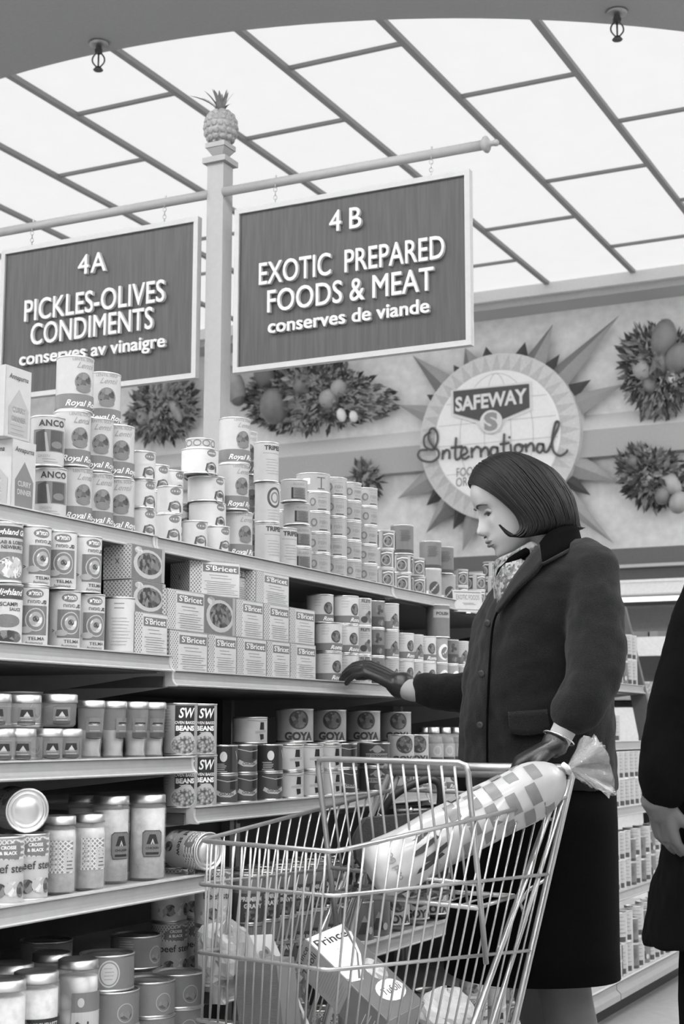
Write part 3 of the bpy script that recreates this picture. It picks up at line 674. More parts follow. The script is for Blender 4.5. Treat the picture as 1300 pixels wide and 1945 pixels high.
def d_plainb(a, r, h):
    for u in (0, C2(r)): a.ell(u+.01, h*.35, .018, .02, 'lab_dark'); a.stroke([(u-.004, h*.2), (u+.02, h*.5)], .004, 'light'); a.rect(u-.035, u-.01, h*.1, h*.25, 'white')
design('plainb', 'juice_can', 'grey can with dark picture', .034, .088, 'lab_light', d_plainb)
def d_telma(a, r, h):
    for u in (0, C2(r)):
        a.ell(u, h*.87, .017, .0085, 'lab_mid'); a.txt('תלמה', u, h*.87, .010, 'white', .03); a.txt('חומוס', u-.002, h*.735, .0095, 'ink', .01); a.txt('עם', u+.018, h*.735, .010, 'ink', .04)
        a.rect(u-.024, u+.026, h*.19, h*.67, 'lab_mid'); a.ell(u+.002, h*.44, .0195, .0215, 'lab_off'); a.ell(u+.002, h*.44, .0175, .0195, 'lab_mid'); a.ell(u+.002, h*.445, .0125, .014, 'food_light'); a.ell(u+.002, h*.45, .006, .006, 'stew'); a.ell(u-.016, h*.27, .012, .006, 'lab_light')
        a.txt('TELMA', u+.004, h*.125, .0085, 'ink', .02, 0, 1.2); a.txt('hummous', u, h*.055, .008, 'ink', .01, .3)
        a.stroke([(u-.034, h*.33), (u-.029, h*.31), (u-.034, h*.29)], .0016, 'ink')
design('telma', 'hummus_can', 'hummous can', .0315, .112, 'lab_white', d_telma)
def d_high(a, r, h):
    a.rect(-C2(r), C2(r), h*.74, h*.93, 'lab_dark')
    for u in (0, C2(r)): a.txt('Highland Glen', u, h*.83, .0145, 'white', .02, .35); a.txt('CRAB & LOBSTER', u, h*.66, .009, 'ink', .02); a.txt('NEWBURG', u, h*.58, .009, 'ink', .02); a.rect(u-.04, u+.04, .006, h*.50, 'lab_mid'); a.ell(u, h*.25, .028, .02, 'food_light')
design('high', 'seafood_can', 'lobster can with dark script band', .036, .110, 'lab_off', d_high)
def d_scampi(a, r, h):
    a.rect(-C2(r), C2(r), h*.74, h*.96, 'lab_dark')
    for u in (0, C2(r)): a.txt('Highland', u, h*.85, .016, 'white', .02, .35); a.txt('SCAMPI', u, h*.65, .010, 'ink', .02); a.txt('SAUCE', u+.012, h*.57, .008, 'ink', .02); a.ell(u-.004, h*.38, .028, .012, 'lab_mid'); a.ell(u, h*.12, .03, .012, 'stew')
design('scampi', 'seafood_can', 'scampi can with dark script band', .036, .110, 'lab_white', d_scampi)
def d_white(a, r, h):
    for u in (0, C2(r)): a.lines(u-.016, u+.006, h*.80, h*.88, 2, 'greyink', .0022, 4); a.lines(u-.022, u+.02, h*.15, h*.62, 9, 'lab_light', .0014)
design('white', 'milk_can', 'plain white recipe can', .0300, .113, 'lab_white', d_white)
def d_rosa(a, r, h):
    for u in (0, C2(r)): a.ell(u+.012, h*.52, .015, .016, 'lab_dark'); a.ell(u+.012, h*.52, .012, .013, 'stew'); a.lines(u-.03, u-.006, h*.6, h*.9, 4, 'lab_light')
    a.rect(-C2(r), C2(r), .005, h*.30, 'lab_mid')
    for u in (0, C2(r)): a.txt('Roma', u+.012, h*.15, .015, 'white', .02, .4)
design('rosa', 'soup_can', 'squat white can with dark round picture', .0355, .0765, 'lab_white', d_rosa)
def d_filet(a, r, h):
    for u in (0, C2(r)): a.txt('FILETS', u, h*.88, .0105, 'ink', .03); a.lines(u-.016, u+.016, h*.62, h*.76, 3); a.ell(u+.006, h*.36, .010, .010, 'lab_mid'); a.ell(u-.006, h*.24, .010, .009, 'lab_dark'); a.ell(u+.014, h*.22, .008, .008, 'lab_mid'); a.ell(u+.010, h*.48, .006, .006, 'lab_dark')
design('filet', 'tomato_can', 'white FILETS can with tomato picture', .033, .0765, 'lab_off', d_filet)
def d_darkjar(a, r, h):
    a.rect(-C2(r), C2(r), h*.45, h*.95, 'lab_mid'); a.rect(-C2(r), C2(r), .005, h*.42, 'lab_dark')
    for u in (0, C2(r)): a.ell(u, h*.66, .013, .014, 'stew'); a.ell(u+.004, h*.2, .010, .009, 'stew')
design('darkc', 'vegetable_can', 'dark-labelled squat can', .030, .0765, 'lab_mid', d_darkjar)
def d_leaf(a, r, h):
    a.rect(-C2(r), C2(r), .005, h*.34, 'lab_mid')
    for u in (0, C2(r)): a.poly([(u-.014, h*.20), (u+.016, h*.26), (u+.014, h*.56), (u+.004, h*.64), (u-.010, h*.44)], 'stew'); a.lines(u-.024, u+.004, h*.66, h*.9, 4, 'lab_light'); a.txt('Rosso', u+.006, h*.12, .010, 'white', .02, .3)
design('leaf', 'vegetable_can', 'white can with dark leaf picture', .030, .0765, 'lab_off', d_leaf)
def d_swirl(a, r, h):
    for u in (0, C2(r)): a.ell(u+.008, h*.45, .020, .024, 'white'); a.ell(u+.012, h*.42, .016, .018, 'lab_mid'); a.stroke([(u-.01, h*.3), (u+.01, h*.42), (u+.026, h*.66)], .004, 'white'); a.lines(u-.03, u-.012, h*.3, h*.8, 4)
design('swirl', 'vegetable_can', 'grey can with white swirl', .030, .0765, 'lab_light', d_swirl)
def d_polish(a, r, h):
    for u in (0, C2(r)): a.rect(u-.03, u+.03, h*.60, h*.85, 'lab_light'); a.txt('POLISH', u, h*.72, .013, 'ink', .03)
design('polish', 'ham_can', 'grey POLISH can', .036, .10, 'lab_mid', d_polish)
def d_sw(a, r, h):
    for u in (.002,):
        a.rect(u-.014, u+.030, h*.36, h*.955, 'lab_black'); a.fit('SW', u+.009, h*.80, .036, .021, 'white', .022, .25); a.txt('OVEN BAKED', u+.008, h*.62, .0085, 'white', .02, 0, .85); a.txt('BEANS', u+.008, h*.51, .0135, 'white', .05); a.rect(u-.004, u+.020, h*.43, h*.437, 'white')
        a.ell(u+.006, h*.20, .029, .021, 'lab_off'); a.ell(u+.010, h*.29, .019, .017, 'lab_off'); a.ell(u+.006, h*.19, .0265, .0175, 'beans'); a.ell(u+.012, h*.27, .013, .012, 'beans'); a.stroke([(u-.010, h*.29), (u-.004, h*.36), (u+.008, h*.405), (u+.020, h*.37), (u+.026, h*.27)], .0045, 'lab_off')
        a.lines(u-.05, u-.022, h*.45, h*.9, 9, 'lab_mid', .001)
design('sw', 'bean_can', 'black-panelled baked beans can', .0345, .106, 'lab_light', d_sw)
def d_chick(a, r, h):
    for u in (0, C2(r)): a.stroke([(u-.026, h*.42), (u-.014, h*.32), (u+.006, h*.30), (u+.024, h*.42)], .009, 'lab_off'); a.txt('CHICKEN', u-.001, h*.335, .0075, 'ink', .03); a.rect(u+.006, u+.020, h*.5, h*.86, 'lab_black'); a.stroke([(u-.03, h*.86), (u, h*.76), (u+.03, h*.82)], .0015, 'light')
design('chick', 'chicken_can', 'dark can with CHICKEN ribbon', .0315, .0625, 'lab_dark', d_chick)
def d_coin(a, r, h):
    a.rect(-C2(r), C2(r)*.1, h*.06, h*.94, 'lab_black'); a.ell(-.010, h*.60, .008, .011, 'light'); a.lines(-.03, -.002, h*.1, h*.35, 5, 'light', .0012); a.stroke([(.02, h*.8), (.026, h*.5)], .002, 'light')
design('coin', 'chicken_can', 'black can with pale oval seal', .0315, .0625, 'lab_dark', d_coin)
def d_cup(a, r, h):
    for u in (0, C2(r)): a.poly([(u, h*.52), (u+.014, h*.52), (u+.013, h*.80), (u+.002, h*.80)], 'lab_black'); a.poly([(u+.002, h*.14), (u+.013, h*.18), (u+.012, h*.36), (u, h*.36)], 'lab_black'); a.stroke([(u-.012, h*.42), (u+.002, h*.44), (u+.02, h*.48)], .006, 'lab_light'); a.stroke([(u-.03, h*.88), (u, h*.84), (u+.03, h*.88)], .001, 'lab_mid')
design('cup', 'dessert_can', 'white can with black cups', .0315, .0625, 'lab_off', d_cup)
design('cupw', 'dessert_can', 'wide white can with black cups', .041, .0625, 'lab_off', d_cup)
def d_stro(a, r, h):
    for u in (0, C2(r)): a.rect(u-.032, u+.032, h*.36, h*.56, 'lab_light'); a.txt('BEEF STROGANOFF', u, h*.46, .0085, 'ink', .03, 0, .9); a.ell(u, h*.74, .012, .010, 'lab_light'); a.stroke([(u-.02, h*.68), (u, h*.84), (u+.02, h*.68)], .004, 'lab_light'); a.ell(u, h*.20, .010, .008, 'lab_mid')
design('stro', 'beef_can', 'dark BEEF STROGANOFF can', .040, .0625, 'lab_dark', d_stro)
def d_goya(a, r, h):
    for u in (-.0, C2(r)): a.ell(u, h*.67, .026, .024, 'lab_dark'); a.ell(u, h*.67, .0225, .0205, 'stew'); a.txt('GOYA', u, h*.17, .026, 'ink', .055)
    a.ring(C2(r)*.5, h*.6, .014, .014, .002, 'lab_mid')
design('goya', 'bean_can', 'wide bean can', .047, .083, 'lab_light', d_goya)
design('goyas', 'bean_can', 'narrow bold-lettered can', .036, .083, 'lab_off', d_goya)
def d_beef(a, r, h):
    a.rect(-C2(r), C2(r), h*.66, h*.955, 'tartan')
    for u in (0, C2(r)):
        a.poly([(u-.024, h*.70), (u+.022, h*.66), (u+.028, h*.80), (u+.024, h*.92), (u-.012, h*.88), (u-.022, h*.82)], 'lab_mid'); a.txt('CROSSE', u+.002, h*.84, .0075, 'white', .03); a.txt('& BLACK', u+.002, h*.76, .0075, 'white', .03)
        a.txt('beef stew', u+.006, h*.53, .0195, 'ink', .012); a.ell(u-.012, h*.22, .012, .012, 'stew'); a.ell(u+.010, h*.24, .014, .013, 'food_light'); a.ell(u+.028, h*.22, .010, .013, 'stew'); a.ell(u-.028, h*.2, .01, .012, 'food_light')
design('beef', 'stew_can', 'beef stew can', .0375, .112, 'lab_off', d_beef)
def d_pan(a, r, h):
    for u in (0, C2(r)): a.ell(u+.022, h*.42, .017, .017, 'lab_light'); a.ell(u+.022, h*.42, .0155, .0155, 'lab_mid'); a.ell(u+.022, h*.36, .012, .008, 'stew'); a.lines(u-.06, u-.025, h*.55, h*.85, 5, 'lab_light', .0014)
design('pan', 'flat_can', 'wide grey can with picture oval', .050, .0635, 'lab_mid', d_pan)
def d_med(a, r, h):
    for u in (0,): a.ell(u, h*.5, .020, .024, 'lab_off'); a.ring(u, h*.5, .0175, .021, .002, 'lab_mid'); a.lines(u-.010, u+.010, h*.35, h*.65, 4)
design('med', 'flat_can', 'wide grey can with pale medallion', .050, .0635, 'lab_mid', d_med)
def d_gravy(a, r, h):
    a.rect(-C2(r), C2(r), h*.62, h*.95, 'lab_mid')
    for u in (0, C2(r)): a.txt('PREMIUM', u, h*.50, .0125, 'light', .05, 0, .95); a.txt('GRAVY', u+.004, h*.36, .0125, 'light', .05); a.ell(u, h*.16, .018, .012, 'stew')
design('gravy', 'gravy_can', 'dark GRAVY can', .034, .102, 'lab_dark', d_gravy)
def d_tri(a, r, h):
    for i in range(4):
        u = i*2*C2(r)/4-C2(r); a.poly([(u-.016, h*.2), (u+.016, h*.2), (u, h*.7)], 'lab_dark'); a.poly([(u-.008, h*.5), (u+.008, h*.5), (u, h*.68)], 'lab_light'); a.ell(u+.018, h*.28, .007, .009, 'light')
design('tri', 'bean_can', 'dark can with triangle pattern', .036, .095, 'lab_mid', d_tri)
def d_cream(a, r, h):
    for u in (0, C2(r)): a.rect(u-.02, u+.02, .006, h*.22, 'lab_dark'); a.lines(u-.02, u+.02, h*.35, h*.85, 5, 'lab_mid', .0016)
design('cream', 'carton_cup', 'white packet with dark foot', .034, .105, 'lab_off', d_cream)
def d_far(a, r, h):
    for u in (0, C2(r)): a.ell(u, h*.35, .02, .03, 'lab_mid'); a.ell(u, h*.35, .014, .02, 'lab_light'); a.rect(u-.014, u+.014, h*.74, h*.84, 'white')
design('fard', 'juice_can', 'dark can with pale oval', .036, .12, 'lab_dark', d_far)
# ---------------------------------------------------------------- jars
def jar(key, name, desc, prof, fill, lidr, lidh, labfn=None, lr=None, cat='jar'):
    h = prof[-1][1]; g = MB(); g.lathe([(0, .001)]+prof, 'cell_glass', 24)
    f = MB(); fp = [(0, .006)]+[(max(.002, r-.0028), max(.006, z)) for r, z in prof if z < h-.012]; fp.append((0, fp[-1][1])); f.lathe(fp, fill, 20)
    l = MB(); l.lathe([(0, h+lidh-.002), (lidr*.86, h+lidh-.002), (lidr*.9, h+lidh), (lidr, h+lidh-.002), (lidr, h-.002), (lidr+.0008, h-.006), (lidr-.002, h-.006)][::-1], 'tin', 28)
    lab = None
    if labfn:
        a = Art(cyl_surf(lr)); labfn(a, lr, h); lab = a.mesh('label')
    DES[key] = dict(name=name, desc=desc, r=max(p[0] for p in prof), h=h+lidh, can=g.mesh('glass'), cont=f.mesh('contents'), lid=l.mesh('lid'), lab=lab, cat=cat)
mat('pate', .36, .45, val2=.22, scale=40); mat('chickenpc', .58, .4, val2=.36, scale=45, bump=.6, bscale=70); mat('balls', .62, .4, tex='voro', scale=34, val2=.18); mat('darkfill', .10, .4)
def l_castle(a, r, h, v0=.14, v1=.72):
    a.rect(-.016, .016, h*v0, h*v1, 'lab_mid'); a.ring(0, h*v0, .016, .003, .0015, 'lab_black'); a.poly([(-.012, h*(v0+.25)), (.012, h*(v0+.25)), (.010, h*(v1-.08)), (-.010, h*(v1-.08))], 'lab_black'); a.poly([(-.006, h*(v0+.25)), (.006, h*(v0+.25)), (0, h*(v1-.15))], 'lab_off'); a.rect(-.016, .016, h*v0, h*(v0+.09), 'lab_dark'); a.lines(-.012, .012, h*(v0+.12), h*(v0+.22), 2, 'lab_off', .001)
jar('babyj', 'spread_jar', 'small squat glass jar of spread', [(.027, .0), (.0295, .004), (.0295, .044), (.0275, .049)], 'pate', .0295, .009, l_castle, .0296)
jar('babyw', 'spread_jar', 'wide squat glass jar of spread', [(.026, .0), (.031, .005), (.0325, .046), (.031, .050)], 'pate', .0335, .010, l_castle, .0328)
jar('tumb', 'tumbler_jar', 'tall tapered glass jar', [(.021, .0), (.0215, .008), (.020, .016), (.0235, .055), (.026, .100), (.026, .103)], 'pate', .0268, .008, lambda a, r, h: l_castle(a, r, h, .40, .76), .0262)
def l_cb(a, r, h):
    a.rect(-.026, .020, h*.30, h*.74, 'tartan'); a.rect(-.026, -.008, h*.34, h*.72, 'lab_off'); a.rect(.002, .024, h*.32, h*.60, 'lab_off'); a.lines(.006, .020, h*.36, h*.56, 5, 'ink', .0016); a.lines(-.022, -.012, h*.42, h*.66, 5)
jar('chicS', 'chicken_jar', 'shouldered chicken jar with checked label', [(.027, .0), (.0315, .006), (.0318, .10), (.030, .112), (.0265, .120), (.0265, .128)], 'chickenpc', .0285, .010, l_cb, .0321)
def l_rs(a, r, h):
    P = [(-.017, h*.30), (.017, h*.30), (.020, h*.36), (.020, h*.60), (.015, h*.63), (-.015, h*.63), (-.020, h*.60), (-.020, h*.36)]
    a.poly(P, 'lab_dark'); a.poly([(x*.93, h*.465+(z-h*.465)*.93) for x, z in P], 'lab_mid'); a.poly([(-.012, h*.46), (.012, h*.46), (.006, h*.58), (-.006, h*.58)], 'lab_black'); a.poly([(-.004, h*.46), (.004, h*.46), (0, h*.53)], 'lab_off'); a.txt('CHICKEN', 0, h*.41, .006, 'ink', .03); a.rect(-.013, .013, h*.33, h*.36, 'lab_black')
jar('chicL', 'chicken_jar', 'tall chicken jar with shield label', [(.033, .0), (.036, .006), (.036, .138), (.034, .146), (.033, .154)], 'chickenpc', .0345, .011, l_rs, .0363)
def l_man(a, r, h):
    a.rect(-C2(r), C2(r), .012, h*.66, 'lab_black'); a.txt('MANISCHEWITZ', 0, h*.60, .011, 'lab_off', .03, 0, .8); a.ell(-.006, h*.46, .006, .005, 'lab_off'); a.poly([(-.022, h*.2), (0, h*.4), (.014, h*.2)], 'lab_off'); a.poly([(.014, h*.50), (.03, h*.38), (.02, h*.32), (.01, h*.40)], 'lab_mid')
jar('manj', 'gefilte_jar', 'black-labelled dumpling jar', [(.036, .0), (.040, .006), (.040, .164), (.038, .172), (.036, .180)], 'chickenpc', .0375, .012, l_man, .0404)
def l_fish(a, r, h):
    a.rect(-.004, C2(r)*.9, .012, h*.62, 'lab_off'); a.rect(-.004, C2(r)*.9, h*.58, h*.76, 'lab_mid'); a.fit('fish', .018, h*.40, .034, .032, 'ink', .02); a.ell(.012, h*.67, .006, .008, 'lab_off')
jar('fishj', 'gefilte_jar', 'jar of round fish balls', [(.034, .0), (.038, .006), (.038, .164), (.036, .174), (.034, .184)], 'balls', .0355, .010, l_fish, .0384)
def l_two(a, r, h): a.rect(-C2(r), C2(r), h*.12, h*.62, 'lab_light'); [(a.ring(u, h*.40, .014, .015, .005, 'lab_off'), a.rect(u-.02, u+.02, h*.12, h*.2, 'lab_dark')) for u in (0, C2(r))]
jar('sauce', 'sauce_bottle', 'ring-labelled sauce bottle', [(.026, .0), (.028, .006), (.028, .060), (.025, .075), (.015, .085), (.014, .092)], 'darkfill', .0165, .012, l_two, .0283, 'bottle')
# ---------------------------------------------------------------- placing
COUNT = {}; PEND = []
LV = ['bottom layer', 'second layer', 'third layer', 'fourth layer', 'fifth layer', 'sixth layer']
def put_can(key, loc, rot=0, tilt=None, place='', lvl=0, px=0):
    d = DES[key]; o = inst(d['name'], d['can'], None, loc, (0, 0, rot) if tilt is None else tilt)
    o['category'] = d['cat']; o['group'] = d['desc']+'s'
    for pn in ('cont', 'lid', 'lab'):
        if d.get(pn): inst({'cont': 'contents', 'lid': 'lid', 'lab': 'label'}[pn], d[pn], o)
    PEND.append((key, place, lvl, px, o)); return o
def finish_labels():
    by = {}
    for (key, place, lvl, px, o) in PEND: by.setdefault((key, place, lvl), []).append((px, o))
    for (key, place, lvl), L in by.items():
        L.sort(key=lambda q: q[0]); d = DES[key]['desc']
        for i, (px, o) in enumerate(L):
            lv = LV[lvl] if isinstance(lvl, int) else lvl
            if len(L) == 1 and lv.startswith('lying'): o['label'] = '%s %s, %s' % (d, lv, place)
            elif len(L) == 1: o['label'] = '%s, %s, %s' % (d, lv, place)
            else: o['label'] = '%s, %s from left, %s, %s' % (d, ORD[i] if i < 20 else ORD[19], lv, place)
rj = random.Random(11)
def col(sec, sh, px, stack, off=.012, rot=-.45, place='top shelf', jit=.12, cantpx=None):
    """a column of tins on shelf sh of section sec, centred at picture column px, off metres behind the rail"""
    z, x = SEC[sec][sh]; z += .0005
    r0 = DES[stack[0] if isinstance(stack[0], str) else stack[0][0]]['r']; cxx = x-.004-off-r0
    for i, e in enumerate(stack):
        e = (e,) if isinstance(e, str) else e; key = e[0]; d = DES[key]; p = e[1] if len(e) > 1 and e[1] is not None else px; o2 = e[2] if len(e) > 2 else 0; rr = e[3] if len(e) > 3 else rot
        cx2 = cxx-o2; y = y_at(p, cx2, z+d['h']/2)
        put_can(key, (cx2, y, z), rr+rj.uniform(-jit, jit), None, place, i, p); z += d['h']+.0006
# --- top shelf
T = 'top shelf'
col(0, 0, 94, ['anco', ('anco', 90)], rot=-.75)
col(0, 0, 139, ['royal', ('royal', 136), ('royal', 142)], rot=-.42); col(0, 0, 180, ['royal', 'royal', ('royal', 195, .03, -.7)], rot=-.5); col(0, 0, 221, ['royal', 'royal'], rot=-.72)
col(0, 0, 270, ['crabS', 'crabS', 'crabS'], rot=-.35); col(0, 0, 320, ['crabS', ('crabS', 323)], rot=-.7, off=.002); col(0, 0, 318, ['crabS', 'crabS', ('crabS', 325), ], rot=-.4, off=.085); col(0, 0, 296, ['crabS', 'crabS', ('crabS', 297)], rot=-.4, off=.075)
col(1, 0, 370, ['crabS'], rot=-.45, off=.004); col(1, 0, 413, ['crabS'], rot=-.4, off=.004)
col(1, 0, 400, ['crabS', ('crabL', 394, 0), ('crabL', 392, 0), ('crabL', 380, 0, -.3), ('deco', 380, 0)], rot=-.2, off=.05); col(1, 0, 338, ['crabS', 'crabS'], rot=-.4, off=.12)
col(1, 0, 450, ['royal', ('royal', 443), ('royal', 446)], rot=-.42, off=.02); col(1, 0, 466, ['royal', 'royal', ('royal', 461)], rot=-.55, off=.085)
col(1, 0, 508, ['tripe', 'ring', ('tripe', 506)], rot=-.55, off=.008); col(1, 0, 541, ['tripe'], rot=-.5, off=.012)
col(1, 0, 567, ['salmon', 'salmon', ('salmon', 564), ('salmon', 559)], rot=-.6, off=.012)
col(1, 0, 604, ['fish', 'fish', 'fish', 'fish', ('bigfish', 595, .02)], rot=-.7); col(1, 0, 636, ['fish']*5, rot=-.75); col(1, 0, 664, ['fish']*5, rot=-.4); col(1, 0, 695, ['fish']*5, rot=-.45)
col(1, 0, 545, ['salmon', 'salmon', 'salmon', 'salmon'], rot=-.6, off=.11)
S2n = 'top shelf by card'
col(1, 0, 729, ['fruit', 'fruit', ('fruit', 731)], rot=-.6, place=S2n); col(2, 0, 764, ['fruit', 'fruit', 'plain'], rot=-.9, place=S2n); col(2, 0, 790, ['fruit', ('fruit', 788)], rot=-.5, place=S2n)
col(2, 0, 818, ['plainb', 'plain'], rot=-.95, place=S2n); col(2, 0, 846, ['plainb', ('plain', 842)], rot=-.9, place=S2n, off=.03); col(2, 0, 872, ['fruit', 'fruit'], rot=-.6, place=S2n); col(2, 0, 905, ['fruit', 'fruit'], rot=-.5, place=S2n); col(2, 0, 935, ['fruit', 'fruit', 'fruit'], rot=-.5, place=S2n); col(2, 0, 960, ['plainb'], rot=-.5, place=S2n)
# --- second shelf
S = 'second shelf'
col(0, 1, 4, ['scampi', 'high'], rot=-.45, place=S); col(0, 1, 59, ['telma', ('telma', 64, 0, -.4)], rot=-.68, place=S, jit=.02); col(0, 1, 121, ['telma', ('telma', 114, 0, -.75)], rot=-.55, place=S, jit=.02); col(0, 1, 168, ['telma', ('telma', 162, 0, -.35)], rot=-.5, place=S, jit=.02); col(0, 1, 227, ['white'], rot=-.75, place=S, off=.004)
S2 = 'second shelf near hand'
for px, st, rt in ((624, ['rosa', 'rosa', ('rosa', 608, .04)], -.75), (656, ['rosa', 'rosa', 'rosa'], -.7), (683, ['filet']*3, -.6), (710, ['darkc']*3, -.6), (738, ['leaf', 'leaf', 'leaf'], -.5), (763, ['rosa', 'rosa'], -.7), (785, ['leaf', 'leaf'], -.6), (806, ['rosa', 'rosa'], -.8), (832, ['swirl', 'swirl', 'polish'], -.6), (853, ['swirl', 'darkc'], -.6), (872, ['swirl', 'leaf'], -.5), (890, ['darkc', 'darkc'], -.5), (588, ['rosa', 'rosa'], -.6)):
    col(1 if px < 750 else 2, 1, px, st, rot=rt, place=S2, off=.012 if px != 588 else .09)
# --- third shelf
S3 = 'third shelf'
for px, st in ((-4, ['babyj', ('babyj', -12)]), (36, ['babyj', ('babyj', 46, 0, -.75)]), (88, ['babyj']), (125, ['babyj']), (112, [])):
    if st: col(0, 2, px, st, rot=-.6, place=S3, off=.004)
z, x = SEC[0][2]
put_can('babyw', (x-.045, y_at(112, x-.045, z+.09), z+.0606), -.75, None, S3, 1, 112)
col(0, 2, 172, ['tumb'], rot=-.6, place=S3, off=.02); col(0, 2, 214, ['tumb'], rot=-.2, place=S3, off=.02); col(0, 2, 257, ['tumb'], rot=-.5, place=S3, off=.012); col(0, 2, 290, ['tumb'], rot=-.45, place=S3, off=.012)
col(0, 2, 30, ['pan', 'pan'], off=.14, place='third shelf behind jars')
# third shelf, second section
S4 = 'third shelf above cart'
col(1, 2, 343, ['sw', 'sw'], rot=-.98, place=S4, off=.004, jit=.02); col(1, 2, 381, ['sw', 'sw'], rot=-1.0, place=S4, off=.004, jit=.02)
for px, a_, b_ in ((424, 'chick', 'coin'), (462, 'chick', 'chick'), (511, 'chick', 'coin'), (552, 'cup', 'cup'), (590, 'cup', 'cup'), (625, 'cup', 'cup'), (655, 'chick', 'chick')):
    col(1, 2, px, [a_, b_], rot=-.65, place=S4)
col(1, 2, 712, ['stro', 'stro'], rot=-.95, place=S4); col(2, 2, 762, ['rosa', 'goyas'], rot=-.75, place=S4); col(2, 2, 790, ['rosa', 'goyas'], rot=-.8, place=S4)
col(1, 2, 470, ['cup', 'cup', ('cupw', 475)], rot=-.55, place='third shelf back row', off=.10)
for px in (560, 624, 690, 750): col(1, 2, px-16, ['pan', 'pan', ('goya', px, 0)], rot=-.9, place='third shelf back row', off=.092)
for px in (824, 846, 868): col(2, 2, px, ['rosa', 'sauce'], rot=-.7, place='third shelf by coat', off=.012)
for px in (820, 848, 872): col(2, 2, px-12, ['rosa', 'sauce'], rot=-.7, place='shelf by coat, rear', off=.09)
# --- fourth shelf
S5 = 'fourth shelf'
col(0, 3, 2, ['beef'], rot=-.62, place=S5, off=.004); col(0, 3, 50, ['beef'], rot=-.62, place=S5, off=.010); col(0, 3, 112, ['chicS'], rot=-.6, place=S5, off=.016); col(0, 3, 168, ['chicS'], rot=-.62, place=S5, off=.010); col(0, 3, 210, ['chicL'], rot=-.25, place=S5, off=.045); col(0, 3, 280, ['chicL'], rot=-.72, place=S5, off=.016)
col(0, 3, 162, ['chicL'], rot=-.5, place='fourth shelf back row', off=.12); col(0, 3, 205, ['chicS'], rot=-.5, place='fourth shelf back row', off=.20)
z, x = SEC[0][3]; p = ond(53, 1540, 2.62)
def lying(key, endpx, dep, ax, place, lvl, zc):
    """a can lying on its side: axis from its far end to the end that faces us"""
    d = DES[key]; p = ond(endpx[0], endpx[1], dep); ax = Vector(ax).normalized(); q = ax.to_track_quat('Z', 'Y'); o = put_can(key, (p.x-ax.x*d['h'], p.y-ax.y*d['h'], zc), 0, None, place, lvl, endpx[0]); o.rotation_euler = (q.to_matrix() @ Matrix.Rotation(2.2, 3, 'Z')).to_euler(); return o
lying('beef', (52, 1540), 2.60, (.80, -.60, 0), 'fourth shelf', 'lying on its side', SEC[0][3][0]+.1127+.0388)
# lying can on top of the stacked stew cans
S6 = 'fifth shelf'
for px, of, n_ in ((405, .02, 2), (322, .13, 2), (372, .12, 2)): col(1, 3, px, ['beef']*n_, rot=-.72, place='fifth shelf behind cart', off=of)
lying('beef', (398, 1612), 3.02, (.93, -.36, 0), 'fifth shelf', 'lying on its side behind the cart', SEC[1][3][0]+.2266+.0388)
# --- fifth shelf, first section
col(0, 4, 212, ['pan', 'pan', ('med', 203, .01, -.8)], rot=-.9, place=S6, off=.004); col(0, 4, 282, ['pan', 'pan'], rot=-.9, place=S6, off=.004); col(0, 4, 262, ['pan', 'pan', ('pan', 258)], rot=-.6, place='fifth shelf back row', off=.11); col(0, 4, 338, ['pan', 'pan'], rot=-.95, place=S6, off=.004); col(0, 4, 88, ['pan', 'pan', 'pan'], rot=-.3, place='fifth shelf back row', off=.22)
col(0, 4, 2, ['manj'], rot=-.7, place=S6, off=.005); col(0, 4, 66, ['manj'], rot=-.72, place=S6, off=.005); col(0, 4, 96, ['fishj'], rot=-.6, place='fifth shelf back row', off=.11); col(0, 4, 146, ['fishj'], rot=-1.1, place=S6, off=.02); col(0, 4, 20, ['manj'], rot=-.7, place='fifth shelf back row', off=.10)
# --- fifth shelf, second section: rows seen through the cart
for i, px in enumerate((472, 503, 534, 564, 593, 621)):
    col(1, 3, px, ['gravy', 'gravy'], rot=-.85, place='fifth shelf behind cart', off=.012); col(1, 3, px-8, ['gravy', 'gravy'], rot=-.85, place='fifth shelf behind cart, rear', off=.085)
for px in (648, 682, 714): col(1, 3, px, ['tri'], rot=-.8, place='fifth shelf behind cart', off=.012)
for px in (752, 790, 824): col(1 if px < 735 else 2, 3, px, ['goyas'], rot=-.9, place='fifth shelf behind cart', off=.012)
for px in (860, 895): col(2, 3, px, ['rosa', 'rosa'], rot=-.9, place='fifth shelf behind cart', off=.012)
# --- base deck, seen through the lower part of the cart
for px, ks in ((560, 'gravy'), (610, 'beef'), (660, 'gravy'), (705, 'beef'), (745, 'cup'), (785, 'fruit'), (822, 'goya'), (862, 'fruit'), (900, 'beef'), (940, 'cup'), (975, 'fruit')):
    z, x = SEC[1][4]; d = DES[ks]; xx = x-.05-d['r']; 
    y = y_at(px, xx, z+.1)
    for l_ in range(2): put_can(ks, (xx, y, z+.0005+l_*(d['h']+.0006)), -.8, None, 'base deck behind cart', l_, px)
